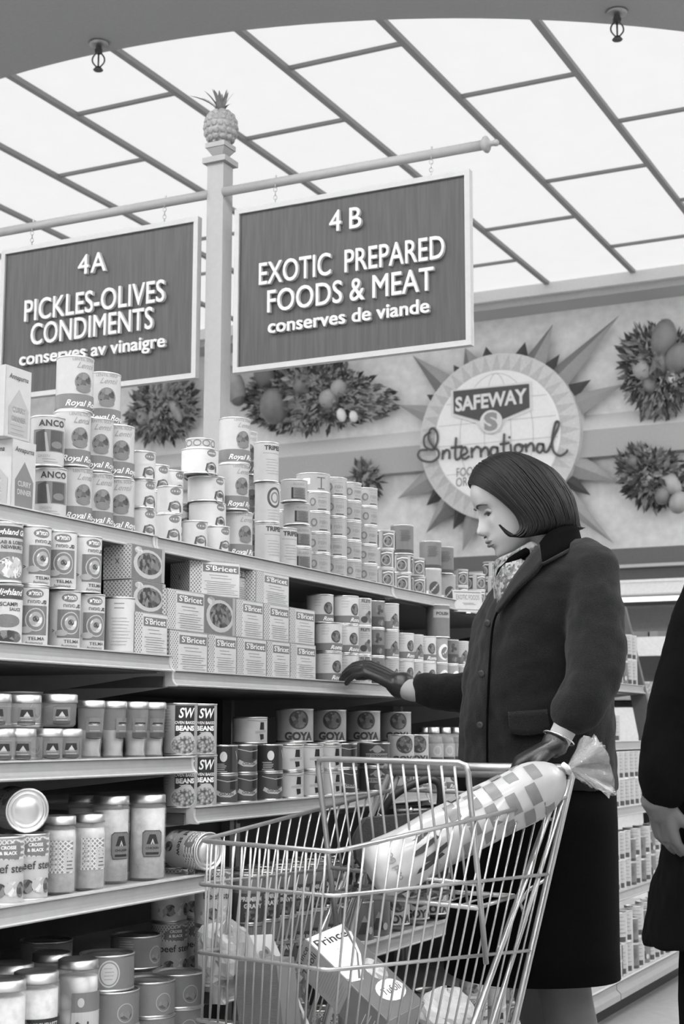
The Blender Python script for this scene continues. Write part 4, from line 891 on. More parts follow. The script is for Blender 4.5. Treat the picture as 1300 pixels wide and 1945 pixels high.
# --- far section behind the woman
FS = 'far section'
for sh, nm, kinds in ((1, 'highest shelf', ['cream', 'plain', 'cream', 'cream', 'tri', 'cream', 'cream', 'plain', 'cream']), (2, 'upper shelf', ['fard', 'fard', 'fruit', 'cream', 'cream']), (3, 'middle shelf', ['cream']*9), (4, 'lower shelf', ['cream', 'plain', 'cream', 'tri', 'cream', 'cream', 'cream', 'cream', 'plain']), (5, 'base deck', ['fruit', 'cream', 'cream', 'plain', 'cream', 'tri', 'cream', 'cream', 'cream', 'plain', 'cream', 'cream'])):
    z, x = SEC[3][sh]; y = 5.13
    for i, k_ in enumerate(kinds*2):
        d = DES[k_]; 
        if y > 6.25: break
        for l_ in range(1 if sh == 2 else 2):
            put_can(k_, (x-.01-d['r'], y+d['r'], z+.0005+l_*(d['h']+.0006)), -.9+rj.uniform(-.1, .1), None, nm+', far section', l_, y)
        y += d['r']*2+.004
finish_labels()
# ---------------------------------------------------------------- cartons
def carton(name, label, cat, loc, dims, rot, base, arts, group=None, tilt=None):
    """dims: x (depth, label face looks to +x), y (width), z; arts: {face: fn(Art, w, h)}"""
    dx, dy, dz = dims; b = MB(); b.box((-dx/2, -dy/2, 0), (dx/2, dy/2, dz), base); o = b.build(name, None, loc, (0, 0, rot) if tilt is None else tilt); tag(o, label, cat, group)
    for f, fn in arts.items():
        if f == 'front': a = Art(flat_surf((dx/2, 0, 0), (0, 1, 0), (0, 0, 1)), 1); fn(a, dy, dz)
        elif f == 'side': a = Art(flat_surf((0, -dy/2, 0), (1, 0, 0), (0, 0, 1)), 1); fn(a, dx, dz)
        elif f == 'top': a = Art(flat_surf((0, -dy/2, dz), (1, 0, 0), (0, 1, 0)), 1); fn(a, dx, dy)
        a.build('printed_panel', o)
    return o
def a_bric(a, w, h):
    m = w*.27; a.rect(-m, w/2-.002, h*.02, h*.97, 'lab_white'); a.rect(-m+.004, w/2-.004, h*.68, h*.90, 'lab_mid'); a.fit("S'Bricet", (-m+w/2)/2, h*.79, (w/2+m)*.80, h*.15, 'white', .012); a.rect(-w/2+.001, -m, .001, h-.001, 'tartan'); a.lines(-m+.02, w/2-.02, h*.52, h*.60, 2, 'greyink', .0014); a.lines(-m+.006, w/2-.006, h*.08, h*.42, 7, 'greyink', .0012)
def a_tart(a, w, h): a.rect(-w/2+.001, w/2-.001, .001, h-.001, 'tartan')
def a_tartlogo(a, w, h): a_tart(a, w, h); a.rect(-.012, .012, h*.38, h*.66, 'lab_off'); a.stroke([(-.005, h*.44), (.005, h*.60)], .0016, 'ink'); a.stroke([(.005, h*.44), (-.005, h*.60)], .0016, 'ink')
def a_plate(a, w, h):
    a.rect(-w/2+.001, w/2-.001, .001, h-.001, 'lab_mid'); a.ell(0, h*.48, w*.45, h*.42, 'lab_off'); a.ell(.002, h*.50, w*.36, h*.32, 'stew'); a.ell(-w*.3, h*.85, w*.12, h*.1, 'food_light'); a.rect(w*.40, w/2-.001, .001, h-.001, 'lab_light')
BR = .0862
def bric(sec, pxl, pxr, lvl, label, kind='bric', zoff=0, off=.008, rot=0, h=BR, dx=.07, side=a_tart):
    z, x = SEC[sec][1]; xx = x-.004-off; zz_ = z+.0005+lvl*(BR+.0004)+zoff; y0 = y_at(pxl, xx, zz_+h/2); y1 = y_at(pxr, xx, zz_+h/2)
    return carton('food_carton', label, 'carton', (xx-dx/2, (y0+y1)/2, zz_), (dx, y1-y0-.0006, h), rot, 'lab_light', {'front': a_bric if kind == 'bric' else a_plate, 'side': side, 'top': a_tart}, 'white-panelled food cartons')
q = 'white-panelled food carton'
rows = [[(321, 394), (394.5, 449), (449.5, 506), (506.5, 551), (551.5, 600)], [(317, 388), (388.5, 447), (447.5, 500), (500.5, 549), (549.5, 598)]]
for l_, rw in enumerate(rows):
    for i, (a_, c_) in enumerate(rw):
        pl = l_ == 1 and i == 1
        bric(1, a_, c_, l_, 'carton with plate picture among the white-panelled cartons, second layer' if pl else '%s, %s from left in the %s layer of the stack' % (q, ORD[i], ['bottom', 'second'][l_]), 'plate' if pl else 'bric')
bric(1, 386, 447, 2, 'tilted carton on top of the stack, nearest the plate boxes', rot=-.40, off=.03, dx=.075, h=.080, side=a_tartlogo, zoff=.001)
bric(1, 440, 484, 2, 'carton half hidden behind the tilted one on the stack', off=.06)
bric(1, 486, 549, 2, 'rightmost carton on top of the stack, under the top shelf', off=.03, h=.078)
bric(0, 255, 318, 0, 'white-panelled carton beside the plain white can', off=.004)
bric(0, 236, 313, 0, 'carton hidden behind the white can, under the plate boxes', off=.085)
bric(0, 250, 314, 1, 'lower of two plate-picture cartons behind the white can', 'plate', off=.02, h=.066, zoff=-.0, side=a_tart)
bric(0, 250, 313, 1, 'upper of two plate-picture cartons behind the white can', 'plate', off=.02, h=.072, zoff=.067, side=a_tartlogo)
# curry dinner boxes on the top shelf
def a_curry(a, w, h):
    a.rect(-w/2+.001, w/2-.001, .001, h-.001, 'lab_off'); a.poly([(-w*.34, h*.04), (w*.40, h*.04), (w*.42, h*.42), (w*.03, h*.70), (-w*.36, h*.42)], 'lab_mid'); a.txt('CURRY', w*.03, h*.37, .014, 'lab_off', .02, 0, .85); a.txt('DINNER', w*.03, h*.25, .014, 'lab_off', .02, 0, .8); a.txt('Annapurna', 0, h*.86, .014, 'ink', .01, .2, .9)
def a_curryl(a, w, h): a_curry(a, w, h); a.poly([(-w*.34, h*.04), (w*.40, h*.04), (w*.42, h*.42), (w*.03, h*.70), (-w*.36, h*.42)], 'lab_light'); a.txt('CURRY', w*.03, h*.40, .014, 'greyink', .02, 0, .85); a.txt('DINNER', w*.03, h*.27, .014, 'greyink', .02, 0, .8); a.lines(-w*.3, w*.3, h*.07, h*.18, 3)
z, x = SEC[0][0]; xx = x-.012
y0, y1 = y_at(22, xx, z+.07), y_at(67, xx, z+.07)
carton('curry_box', 'lower curry dinner box with dark arch, at the left end of top shelf', 'box', (xx-.045, (y0+y1)/2, z+.0005), (.09, y1-y0, .131), 0, 'lab_off', {'front': a_curry, 'side': a_curryl}, 'curry dinner boxes')
y0, y1 = y_at(9, xx, z+.2), y_at(58, xx, z+.2)
carton('curry_box', 'upper curry dinner box with pale arch, at the left end of top shelf', 'box', (xx-.02, (y0+y1)/2, z+.132), (.04, y1-y0, .135), 0, 'lab_off', {'front': a_curryl}, 'curry dinner boxes')
# price card clipped to the top rail
mat('card', .50, .5)
z, x = SEC[2][0]; p = onx(880, 1130, x+.012); t = thing('price_card', 'white price card reading EXOTIC FOODS clipped to the top shelf rail', 'card', (x+.030, p.y, z-.035), (0, -.16, -.75))
cw = .100
b = MB(); b.box((-.001, -cw/2, 0), (.001, cw/2, .070), 'card'); b.build('card', t)
a = Art(flat_surf((.001, 0, 0), (0, 1, 0), (0, 0, 1)), 1); a.fit('EXOTIC FOODS', 0, .046, .080, .016, 'greyink', .01); a.lines(-.02, .03, .024, .028, 2, 'greyink', .002)
for q_ in (.007, .063): a.rect(-cw*.46, cw*.46, q_-.0012, q_+.0012, 'lab_mid')
a.build('printed_panel', t)
b = MB(); b.box((-.006, -.008, -.004), (.0, .008, .01), 'tin'); b.build('clip', t)
# ================================================================ shopping cart
mat('wire', .50, .30, .75, .05, 30)
def lerp(a, b, t): return a+(b-a)*t
cart = thing('shopping_cart', 'chrome wire shopping cart with folding child seat in front of the woman', 'shopping cart', (-1.15, 2.75, 0))
CB = Vector((-1.15, 2.75, 0))
def wire(nm, pts, r, n=8, closed=False, par=None):
    m = MB(); m.tube([Vector(p)-CB for p in pts], r, 'wire', n, closed); return m.build(nm, par or cart)
A = [ond(379, 1597, 2.74), ond(374, 1679, 2.755), ond(370, 1808, 2.775), ond(368, 1936, 2.80)]      # far front corner
Bc = [ond(638, 1618, 2.50), ond(635, 1702, 2.52), ond(625, 1843, 2.55), ond(612, 1985, 2.585)]       # near front corner
Pt, Pb = ond(1087, 1474, 3.20), ond(977, 1945, 3.04)                                               # near rear post
def onpost(py): return lerp(Pt, Pb, (py-1474)/(1945-1474))
Rr = [onpost(1516), onpost(1666), onpost(1810), onpost(1996)]
Ht = ond(741, 1454, 3.43); side = Ht-ond(1078, 1463, 3.20); side.z = 0
Q = [p+side*.985 for p in Rr]; Q[0] = ond(745, 1500, 3.42)
for i in range(4):
    r = .0042 if i == 0 else .0036
    def rounded(a, c, b_):   # corner rounding
        return [lerp(c, a, .05), c+((a-c).normalized()+(b_-c).normalized())*.006, lerp(c, b_, .05)]
    wire('rail', [Rr[i]]+rounded(Rr[i], Bc[i], A[i])+rounded(Bc[i], A[i], Q[i])+[Q[i]], r)
wire('rail', [Rr[3], Q[3]], .0036); wire('rail', [Rr[0], Q[0]], .0036)
nrm = Vector((0, 0, 0))
for i in range(1, 20):
    t = i/20; wire('wire', [lerp(Bc[0], Rr[0], t), lerp(Bc[3], Rr[3], t)], .0023, 6)
for i in range(1, 15):
    t = i/15; wire('wire', [lerp(A[0], Bc[0], t), lerp(A[3], Bc[3], t)], .0023, 6)
for i in range(1, 19):
    t = i/19; wire('wire', [lerp(A[0], Q[0], t), lerp(A[3], Q[3], t)], .0023, 6)
for i in range(1, 12):     # basket floor
    t = i/12; wire('floor_wire', [lerp(A[3], Bc[3], t), lerp(Q[3], Rr[3], t)], .0023, 6)
for i in range(1, 7):
    t = i/7; wire('floor_wire', [lerp(A[3], Q[3], t), lerp(Bc[3], Rr[3], t)], .0023, 6)
# rear posts, inner frame and handle
low = Pb+(Pb-Pt)*.55
foot = Vector((Pb.x, Pb.y, 0))+(Pb-Pt)*.2; foot.z = .12
wire('post', [ond(1066, 1462, 3.205), ond(1080, 1464, 3.2), Pt, Pb, low], .0075, 10); wire('post', [p+side for p in (ond(1066, 1462, 3.205), ond(1080, 1464, 3.2), Pt, Pb, low)], .0075, 10)
I0, I1 = ond(1066, 1480, 3.19), ond(900, 1945, 2.90); I2 = I1+(I1-I0)*.45
wire('frame_bar', [I0, I1, I2], .0068, 10); wire('frame_bar', [I0+side*.97, I1+side*.97, I2+side*.97], .0068, 10)
J0, J1 = ond(1081, 1482, 3.195), ond(935, 1945, 2.98); wire('frame_bar', [J0, J1, J1+(J1-J0)*.3], .005, 8); wire('frame_bar', [J0+side*.96, J1+side*.96, J1+(J1-J0)*.3+side*.96], .005, 8)
h0 = ond(1078, 1461, 3.20); hd = wire('handle', [h0, h0+side], .011, 14)
mat('handle_grip', .16, .4); m = MB(); m.tube([h0+side*.02-CB+Vector((0, 0, -.012)), h0+side*.98-CB+Vector((0, 0, -.012))], .010, 'handle_grip', 12); m.build('handle_strip', hd)
wire('brace', [ond(990, 1552, 3.1), ond(1056, 1557, 3.16)], .004)
# child seat back panel
L0, R0_, L1, R1_ = ond(603, 1441, 3.06), ond(888, 1449, 2.86), ond(640, 1762, 3.12), ond(924, 1830, 2.93)
def pp(s, t): return lerp(lerp(L0, R0_, s), lerp(L1, R1_, s), t)
wire('seat_frame', [pp(0, 1), pp(0, .5), pp(0, .05), pp(.012, .012), pp(.05, 0), pp(.5, 0), pp(.95, 0), pp(.988, .012), pp(1, .05), pp(1, .5), pp(1, 1)], .0058, 10)
for i in range(1, 12):
    s = i/12; wire('seat_wire', [pp(s, .0), pp(s, .70)], .0028, 6)
wire('seat_bar', [pp(0, .64), pp(1, .60)], .0045); wire('seat_bar', [pp(0, .79), pp(1, .72)], .0055)
# seat shelf
sh_a, sh_b = pp(.02, .79), pp(.98, .72); bk = ond(978, 1702, 3.10); bk2 = bk+side*.90
wire('seat_rail', [bk, bk2], .005); wire('seat_rail', [sh_b, bk], .0045); wire('seat_rail', [sh_a, bk2], .0045)
for i in range(1, 8): wire('seat_wire', [lerp(sh_a, sh_b, i/8), lerp(bk2, bk, i/8)], .0023, 6)
wire('seat_hook', [ond(1040, 1668, 3.15), ond(1005, 1690, 3.13), ond(988, 1715, 3.12), ond(1000, 1745, 3.10), ond(965, 1850, 3.05)], .004)
# lower chassis and casters (below the picture)
fl_ = [Vector((A[3].x, A[3].y, .16)), Vector((Bc[3].x, Bc[3].y, .16)), Vector((low.x, low.y, .16)), Vector((low.x+side.x, low.y+side.y, .16))]
wire('chassis', fl_, .008, 10, True)
for p, q_ in ((fl_[2], low), (fl_[3], low+side), (fl_[0], lerp(A[3], Q[3], .25)), (fl_[1], lerp(Bc[3], Rr[3], .25))): wire('chassis_leg', [p, q_], .008, 10)
mat('rubber', .03, .6)
for p in fl_:
    m = MB(); m.lathe([(0, -.012), (.05, -.012), (.055, -.006), (.055, .006), (.05, .012), (0, .012)], 'rubber', 20, M=Matrix.Translation(Vector((p.x, p.y, .056))-CB) @ Matrix.Rotation(PI/2, 4, 'Y')); cst = m.build('caster', cart)
    m = MB(); m.tube([Vector((p.x, p.y, .16))-CB, Vector((p.x+.016, p.y, .10))-CB, Vector((p.x+.016, p.y, .056))-CB], .005, 'wire', 6); m.build('fork', cst)

# ---------------------------------------------------------------- what the cart holds
mat('bread_wrap', .48, .30, 0, .05, 20, spec=.6, coat=.3); mat('wrap_check', .20, .35); mat('plastic', .85, .12, 0, .05, 30, alpha=.24, bump=.9, bscale=18, coat=.4); mat('leather', .060, .45, 0, .15, 120, bump=.5, bscale=260); mat('leather_blk', .02, .35)
e0, e1 = ond(706, 1660, 2.96), ond(1072, 1470, 3.09); ax = (e1-e0); BL = ax.length; ax.normalize()
vd = (e0-EYEV).normalized(); sdv = ax.cross(vd).normalized(); nv = sdv.cross(ax).normalized()
if nv.dot(vd) > 0: nv = -nv; sdv = -sdv
bread = thing('bread_bag', 'wax-wrapped loaf of bread with checked print leaning on the cart handle', 'bread', e0)
m = MB(); NR, NA = 30, 30; vs = []; fs = []; rn = random.Random(5)
def brad(t): return .058*min(1, (t*12+.45))**.5*(1 if t < .80 else max(.14, math.sqrt(max(0, 1-((t-.80)/.20)**2))))
for i in range(NR+1):
    t = i/NR
    for j in range(NA):
        a = 2*PI*j/NA; r = brad(t)*(1+.03*math.sin(7*a+t*9)+.02*math.sin(3*a-t*23)); vs.append(ax*(BL*t)+(sdv*math.cos(a)*r+nv*math.sin(a)*r*.85))
for i in range(NR):
    for j in range(NA): fs.append((i*NA+j, i*NA+(j+1) % NA, (i+1)*NA+(j+1) % NA, (i+1)*NA+j))
fs.append(tuple(range(NA))[::-1]); fs.append(tuple(NR*NA+j for j in range(NA)))
m.add(vs, fs, 'bread_wrap', True); m.build('wrapper', bread)
def bsurf(u, v, l):     # u along the loaf, v around
    t = u/BL; r = brad(t)+.0012+l; a = PI/2+v; return ax*u+(sdv*math.cos(a)*r+nv*math.sin(a)*r*.85)
for row, v0 in enumerate((-1.30, -.50, .30, 1.10)):     # rows of checks printed on the wrapper
    for k_ in range(5):
        u = BL*(.40+.105*k_+(.052 if row % 2 else 0))
        if u > BL*.83: continue
        a_ = Art(bsurf, .01); nn = 6; vs = []
        for q_ in range(nn+1): vs += [bsurf(u, v0+.72*q_/nn, .0004), bsurf(u+BL*.052, v0+.72*q_/nn, .0004)]
        a_.add(vs, [(2*q_, 2*q_+1, 2*q_+3, 2*q_+2) for q_ in range(nn)], 'wrap_check', True); a_.build('printed_check', bread)
for (u, v) in ((.14, .15), (.17, -.15), (.20, -.5), (.16, -.75)):      # black brush marks and brand name near the lower end
    a_ = Art(bsurf, .01); a_.poly([(BL*u, v), (BL*(u+.02), v+.14), (BL*(u+.14), v+.30), (BL*(u+.15), v+.20), (BL*(u+.05), v-.02)], 'ink'); a_.build('printed_mark', bread)
a_ = Art(bsurf, .01); vs, fs = text_geo('ond bo', .02)
a_.add([bsurf(BL*.085-p[1]*.020, -.15+p[0]*.020/.058, .0012) for p in vs], fs, 'greyink'); o = a_.build('printed_brand', bread); o['kind'] = 'stuff'
# gathered cellophane tail beyond the tie
tail = ond(1078, 1456, 3.10); m = MB(); vs = []; fs = []; NT, NU = 10, 26
tips = [(1105, 1400), (1130, 1398), (1150, 1420), (1163, 1460), (1165, 1500), (1160, 1513), (1120, 1490), (1085, 1470)]
tipw = [ond(x, y, 3.10+.03*math.sin(i*2.1)) for i, (x, y) in enumerate(tips)]
for i in range(NT+1):
    t = i/NT
    for j in range(NU+1):
        q_ = j/NU*(len(tipw)-1); k_ = min(int(q_), len(tipw)-2); tip = lerp(tipw[k_], tipw[k_+1], q_-k_)
        p = lerp(tail, tip, t**.8)+fw*(.014*math.sin(j*1.9)*t)+UP*(.005*math.sin(j*2.7+i)*t); vs.append(p-e0)
for i in range(NT):
    for j in range(NU): fs.append((i*(NU+1)+j, i*(NU+1)+j+1, (i+1)*(NU+1)+j+1, (i+1)*(NU+1)+j))
vs2 = [v+fw*.02*math.sin(i*.7) for i, v in enumerate(vs)]
m.add(vs, fs, 'plastic', True); m.add([v-fw*.018 for v in vs2], fs, 'plastic', True); m.build('cellophane_tail', bread)
m = MB(); m.tube([ond(1070, 1452, 3.085)-e0, ond(1078, 1458, 3.075)-e0, ond(1082, 1468, 3.085)-e0], .006, 'paper', 8); m.build('tie', bread)
# handbag in the child seat
hb = ond(752, 1618, 3.20); bag = thing('handbag', 'dark leather handbag with arched handle lying in the cart seat', 'handbag', hb)
def P_(px, py, d): return ond(px, py, d)-hb
m = MB(); fr = [(690, 1552), (845, 1538), (862, 1600), (850, 1668), (770, 1695), (712, 1690), (672, 1630), (668, 1590)]
n = len(fr); ring = []
for s, dd in ((.86, 3.10), (1.0, 3.125), (1.0, 3.22), (.88, 3.245)):
    cx_, cy_ = 765, 1620; ring += [P_(cx_+(x-cx_)*s, cy_+(y-cy_)*s, dd) for x, y in fr]
fs = [tuple(range(n))]+[(k_*n+i, (k_*n)+(i+1) % n, (k_+1)*n+(i+1) % n, (k_+1)*n+i) for k_ in range(3) for i in range(n)]+[tuple(range(3*n, 4*n))[::-1]]
m.add(ring, fs, 'leather', True); body = m.build('body', bag)
sb = body.modifiers.new('s', 'BEVEL'); sb.width = .008; sb.segments = 3
m = MB(); m.tube([P_(727, 1548, 3.165), P_(750, 1530, 3.16), P_(756, 1508, 3.16), P_(800, 1486, 3.16), P_(826, 1484, 3.16), P_(838, 1500, 3.16), P_(838, 1530, 3.16)][0:0] or [Vector(p) for p in spline([P_(726, 1546, 3.165), P_(745, 1515, 3.16), P_(775, 1494, 3.16), P_(812, 1480, 3.16), P_(834, 1487, 3.16), P_(838, 1510, 3.16), P_(836, 1534, 3.165)], 5)], .0085, 'leather_blk', 10); m.build('handle', bag)
for x, y in ((726, 1548), (829, 1538)):
    m = MB(); m.tube([P_(x-6, y, 3.155), P_(x, y+4, 3.15), P_(x+6, y, 3.155)], .004, 'chrome', 8); m.build('ring', bag)
m = MB(); m.tube([P_(748, 1540, 3.165), P_(830, 1538, 3.165)], .004, 'tin_dark', 8); m.build('frame_clasp', bag)
m = MB(); m.tube([P_(778, 1537, 3.155), P_(784, 1540, 3.155)], .006, 'chrome', 8); m.build('clasp', bag)
# cartons in the basket
def slab(name, label, cat, c00, c10, c01, thick, base, art, side=None, group=None):
    """a carton given by three corners of its printed face (origin, +u corner, +v corner) and its thickness behind it"""
    o = c00; U = c10-c00; w = U.length; U.normalize(); V = c01-c00; V -= U*V.dot(U); h = V.length; V.normalize(); N = U.cross(V)
    b = MB(); vs = [Vector((0, 0, 0)), U*w, U*w+V*h, V*h]; vs += [v-N*thick for v in vs]
    b.add(vs, [(0, 1, 2, 3), (7, 6, 5, 4), (0, 4, 5, 1), (1, 5, 6, 2), (2, 6, 7, 3), (3, 7, 4, 0)], base); ob = b.build(name, None, o); tag(ob, label, cat, group)
    a = Art(flat_surf((0, 0, 0), U, V), 1); art(a, w, h); a.build('printed_face', ob)
    if side:      # the side carrying c00-c01, seen from -U
        a = Art(flat_surf(-N*thick, N, V), 1); side(a, thick, h); a.build('printed_side', ob)
    return ob
def a_prince(a, w, h):     # u across the box, v up the box toward the PRINCE end
    a.rect(.001, w-.001, .001, h-.001, 'lab_mid'); a.poly([(.002, h*.50), (w*.2, h*.44), (w*.72, h*.70), (w*.97, h*.995), (.002, h*.995)][0:5], 'white'); a.stroke([(0.002, h*.47), (w*.3, h*.44), (w*.72, h*.66), (w*.985, h*.9)], .006, 'white')
    a.fit('Prince', w*.47, h*.90, w*.80, h*.085, 'ink', .012); a.txt('♔', w*.40, h*.77, w*.14, 'light', .01); a.ell(w*.62, h*.24, w*.33, h*.115, 'white'); a.fit('Tufoli', w*.62, h*.24, w*.46, h*.07, 'ink', 0, .15); a.ell(w*.72, h*.47, w*.2, h*.13, 'food_light')
def a_princes(a, w, h):
    a.rect(.001, w-.001, h*.42, h-.001, 'lab_light'); a.fit('Prince', w*.5, h*.95, w*.7, .012, 'ink', .01); a.fit('Tufoli', w*.5, h*.86, w*.75, .016, 'ink', .01); a.lines(w*.12, w*.9, h*.46, h*.74, 12, 'greyink', .0012); a.rect(.001, w-.001, .001, h*.42, 'lab_mid'); a.lines(w*.2, w*.8, h*.05, h*.2, 4, 'light', .002)
TLc, TRc, BLc = ond(557, 1793, 2.92), ond(629, 1763, 3.004), ond(738, 1940, 2.818)
slab('pasta_box', 'long pasta box with white oval, tilted in the cart', 'box', BLc, BLc+(TRc-TLc), TLc, .074, 'lab_light', a_prince, a_princes)
def a_fine(a, w, h): a.rect(.001, w-.001, .001, h-.001, 'lab_mid'); a.lines(w*.06, w*.97, h*.04, h*.88, 46, 'greyink', .0009, 3)
def a_flower(a, w, h):
    a.rect(.001, w-.001, .001, h-.001, 'lab_off')
    for i in range(7): a.ell(w*(.4+.25*math.sin(i*2.1)), h*(.55+.045*i), .012, .012, 'lab_mid'); a.ell(w*(.4+.25*math.sin(i*2.1)), h*(.55+.045*i), .005, .005, 'lab_dark')
    a.ell(w*.5, h*.22, w*.35, h*.2, 'stew')
slab('rice_box', 'tall grey box with fine print standing at the front of the cart', 'box', ond(456, 1966, 2.83), ond(540, 1972, 2.76), ond(404, 1824, 2.88), .05, 'lab_mid', a_fine)
slab('rice_box', 'pale box with flower print beside the grey fine-print box', 'box', ond(552, 1966, 2.76), ond(594, 1960, 2.82), ond(480, 1776, 2.86), .03, 'lab_off', a_flower)
# crumpled clear bag at the front of the basket, paper bag and dark produce bag
def crumple(name, label, cat, c, rx, ry, rz, k, seed, amp=.16):
    rn = random.Random(seed); m = MB(); vs = []; n1, n2 = 16, 22; ph = [rn.uniform(0, 6) for _ in range(6)]
    for i in range(n1+1):
        a = PI*i/n1
        for j in range(n2):
            b_ = 2*PI*j/n2; q_ = 1+amp*(math.sin(3*b_+ph[0]+2*a)+math.sin(5*a+ph[1])*.7+math.sin(7*b_+ph[2]-3*a)*.6)+rn.uniform(-.05, .05)
            vs.append((rx*q_*math.sin(a)*math.cos(b_), ry*q_*math.sin(a)*math.sin(b_), rz*q_*math.cos(a)))
    fs = [(i*n2+j, i*n2+(j+1) % n2, (i+1)*n2+(j+1) % n2, (i+1)*n2+j) for i in range(n1) for j in range(n2)]
    m.add(vs, fs, k, False); o = m.build(name, None, c); return tag(o, label, cat)
mat('bag_dark', .06, .25, coat=.5); mat('bag_grey', .42, .4, val2=.25, scale=30)
crumple('plastic_bag', 'crumpled clear plastic bag at the front corner of the cart', 'bag', ond(430, 1810, 2.875), .054, .04, .055, 'bag_grey', 3)
crumple('produce_bag', 'dark shiny produce bag between the boxes in the cart', 'bag', ond(545, 1902, 2.88), .035, .04, .05, 'bag_dark', 5)
crumple('paper_bag', 'pale folded paper bag low at the back of the cart', 'bag', ond(850, 1925, 3.06), .062, .05, .05, 'paper', 8, .06)
# ================================================================ people
mat('skin', .40, .5, 0, .04, 30, spec=.3); mat('skin_m', .10, .5, 0, .05, 30, spec=.3); mat('hair', .0055, .5, 0, .3, 60, spec=.32); mat('wool', .009, .95, 0, .4, 260, bump=.6, bscale=420, sheen=.08, spec=.15); mat('wool_b', .0018, .95, 0, .3, 200, bump=.3, bscale=300, spec=.1); mat('velvet', .0022, .95, spec=.05); mat('glove', .014, .38, 0, .2, 60, bump=.25, bscale=180, spec=.6); mat('stocking', .12, .6, 0, .05, 300); mat('scarf', .34, .7, tex='cells', scale=140, val2=.06); mat('lip', .17, .4); mat('brow', .05, .6); mat('eyewhite', .5, .2); mat('iris', .03, .2); mat('bracelet', .7, .25, .8); mat('shoe', .02, .3)
ZU = Vector((0, 0, 1)); RH = r0.copy(); FH = Vector((-math.sin(YAW), math.cos(YAW), 0))    # picture right and away, both level
def remesh(o, vox, smooth=2):
    m = o.modifiers.new('remesh', 'REMESH'); m.mode = 'VOXEL'; m.voxel_size = vox; m.use_smooth_shade = True
    if smooth: s = o.modifiers.new('smooth', 'SMOOTH'); s.factor = .5; s.iterations = smooth
    return o
def limb(m, pts, rs, k, n=16, seg=5, flat=1.0):
    """closed tapered tube through pts with rounded ends"""
    P = spline(pts, seg); L = len(P); R = []
    for i in range(L):
        q = i/(L-1)*(len(rs)-1); a = min(int(q), len(rs)-2); R.append(lerp(rs[a], rs[a+1], q-a))
    t0 = (P[0]-P[1]).normalized(); t1 = (P[-1]-P[-2]).normalized()
    P = [P[0]+t0*R[0]*.8, P[0]+t0*R[0]*.5]+P+[P[-1]+t1*R[-1]*.5, P[-1]+t1*R[-1]*.8]; R = [R[0]*.3, R[0]*.8]+R+[R[-1]*.8, R[-1]*.3]
    m.tube(P, R, k, n)
def loft(m, rows, k, n=40, cap=True, p=2.4):
    """rows: (centre, a, b, adir, bdir): superelliptic level rings"""
    vs = []
    for (c, a, b, A_, B_) in rows:
        for j in range(n):
            t = 2*PI*j/n; ct, st = math.cos(t), math.sin(t)
            vs.append(c+A_*(a*math.copysign(abs(ct)**(2/p), ct))+B_*(b*math.copysign(abs(st)**(2/p), st)))
    fs = [(i*n+j, i*n+(j+1) % n, (i+1)*n+(j+1) % n, (i+1)*n+j) for i in range(len(rows)-1) for j in range(n)]
    if cap: fs.append(tuple(range(n))[::-1]); fs.append(tuple((len(rows)-1)*n+j for j in range(n)))
    m.add(vs, fs, k, True)
def sp1(xs, ys, x):
    """smooth interpolation of a table"""
    if x <= xs[0]: return ys[0]
    if x >= xs[-1]: return ys[-1]
    for i in range(len(xs)-1):
        if xs[i] <= x <= xs[i+1]:
            t = (x-xs[i])/(xs[i+1]-xs[i]); d = lambda j: 0 if j <= 0 or j >= len(xs)-1 else (ys[j+1]-ys[j-1])/(xs[j+1]-xs[j-1])
            h = xs[i+1]-xs[i]; m0, m1 = d(i)*h, d(i+1)*h
            return (2*t**3-3*t*t+1)*ys[i]+(t**3-2*t*t+t)*m0+(-2*t**3+3*t*t)*ys[i+1]+(t**3-t*t)*m1
HU = [-.118, -.108, -.098, -.085, -.075, -.060, -.048, -.030, -.010, .010, .030, .055, .080, .100, .112, .118]
HF = [.040, .066, .074, .075, .077, .078, .076, .074, .073, .077, .084, .084, .073, .050, .025, .005]
HB = [-.010, -.020, -.030, -.045, -.055, -.066, -.075, -.086, -.093, -.096, -.096, -.092, -.080, -.058, -.034, -.012]
HW = [.018, .032, .042, .050, .055, .059, .062, .066, .070, .072, .073, .072, .064, .048, .030, .010]
NOSU = [-.056, -.050, -.044, -.036, -.026, -.010, .008, .022]; NOSF = [0, .010, .022, .031, .027, .017, .007, 0]
LIPU = [-.092, -.086, -.080, -.074, -.0695, -.0645, -.059, -.053]; LIPF = [0, -.003, .002, .009, .0035, .010, .005, 0]
def head_pt(u, phi):
    """head surface in head axes: (forward, up, left)"""
    fr, bk, w = sp1(HU, HF, u), sp1(HU, HB, u), sp1(HU, HW, u); c, a = (fr+bk)/2, (fr-bk)/2
    ct, st = math.cos(phi), math.sin(phi); q = 2/2.25
    f = c+a*math.copysign(abs(ct)**q, ct); l = w*math.copysign(abs(st)**q, st)
    if ct > 0:
        nw = .0075+.006*max(0, min(1, (-.010-u)/.03)); f += sp1(NOSU, NOSF, u)*math.exp(-(l/nw)**2) if NOSU[0] < u < NOSU[-1] else 0
        if LIPU[0] < u < LIPU[-1]: f += sp1(LIPU, LIPF, u)*math.exp(-(l/.019)**2)
        f -= .011*math.exp(-((abs(l)-.031)/.014)**2-((u-.004)/.012)**2)
        f += .003*math.exp(-((abs(l)-.028)/.018)**2-((u-.024)/.007)**2)+.004*math.exp(-((abs(l)-.042)/.016)**2-((u+.025)/.018)**2)
        f += .005*math.exp(-(l/.016)**2-((u+.103)/.010)**2)
    return f, u, l
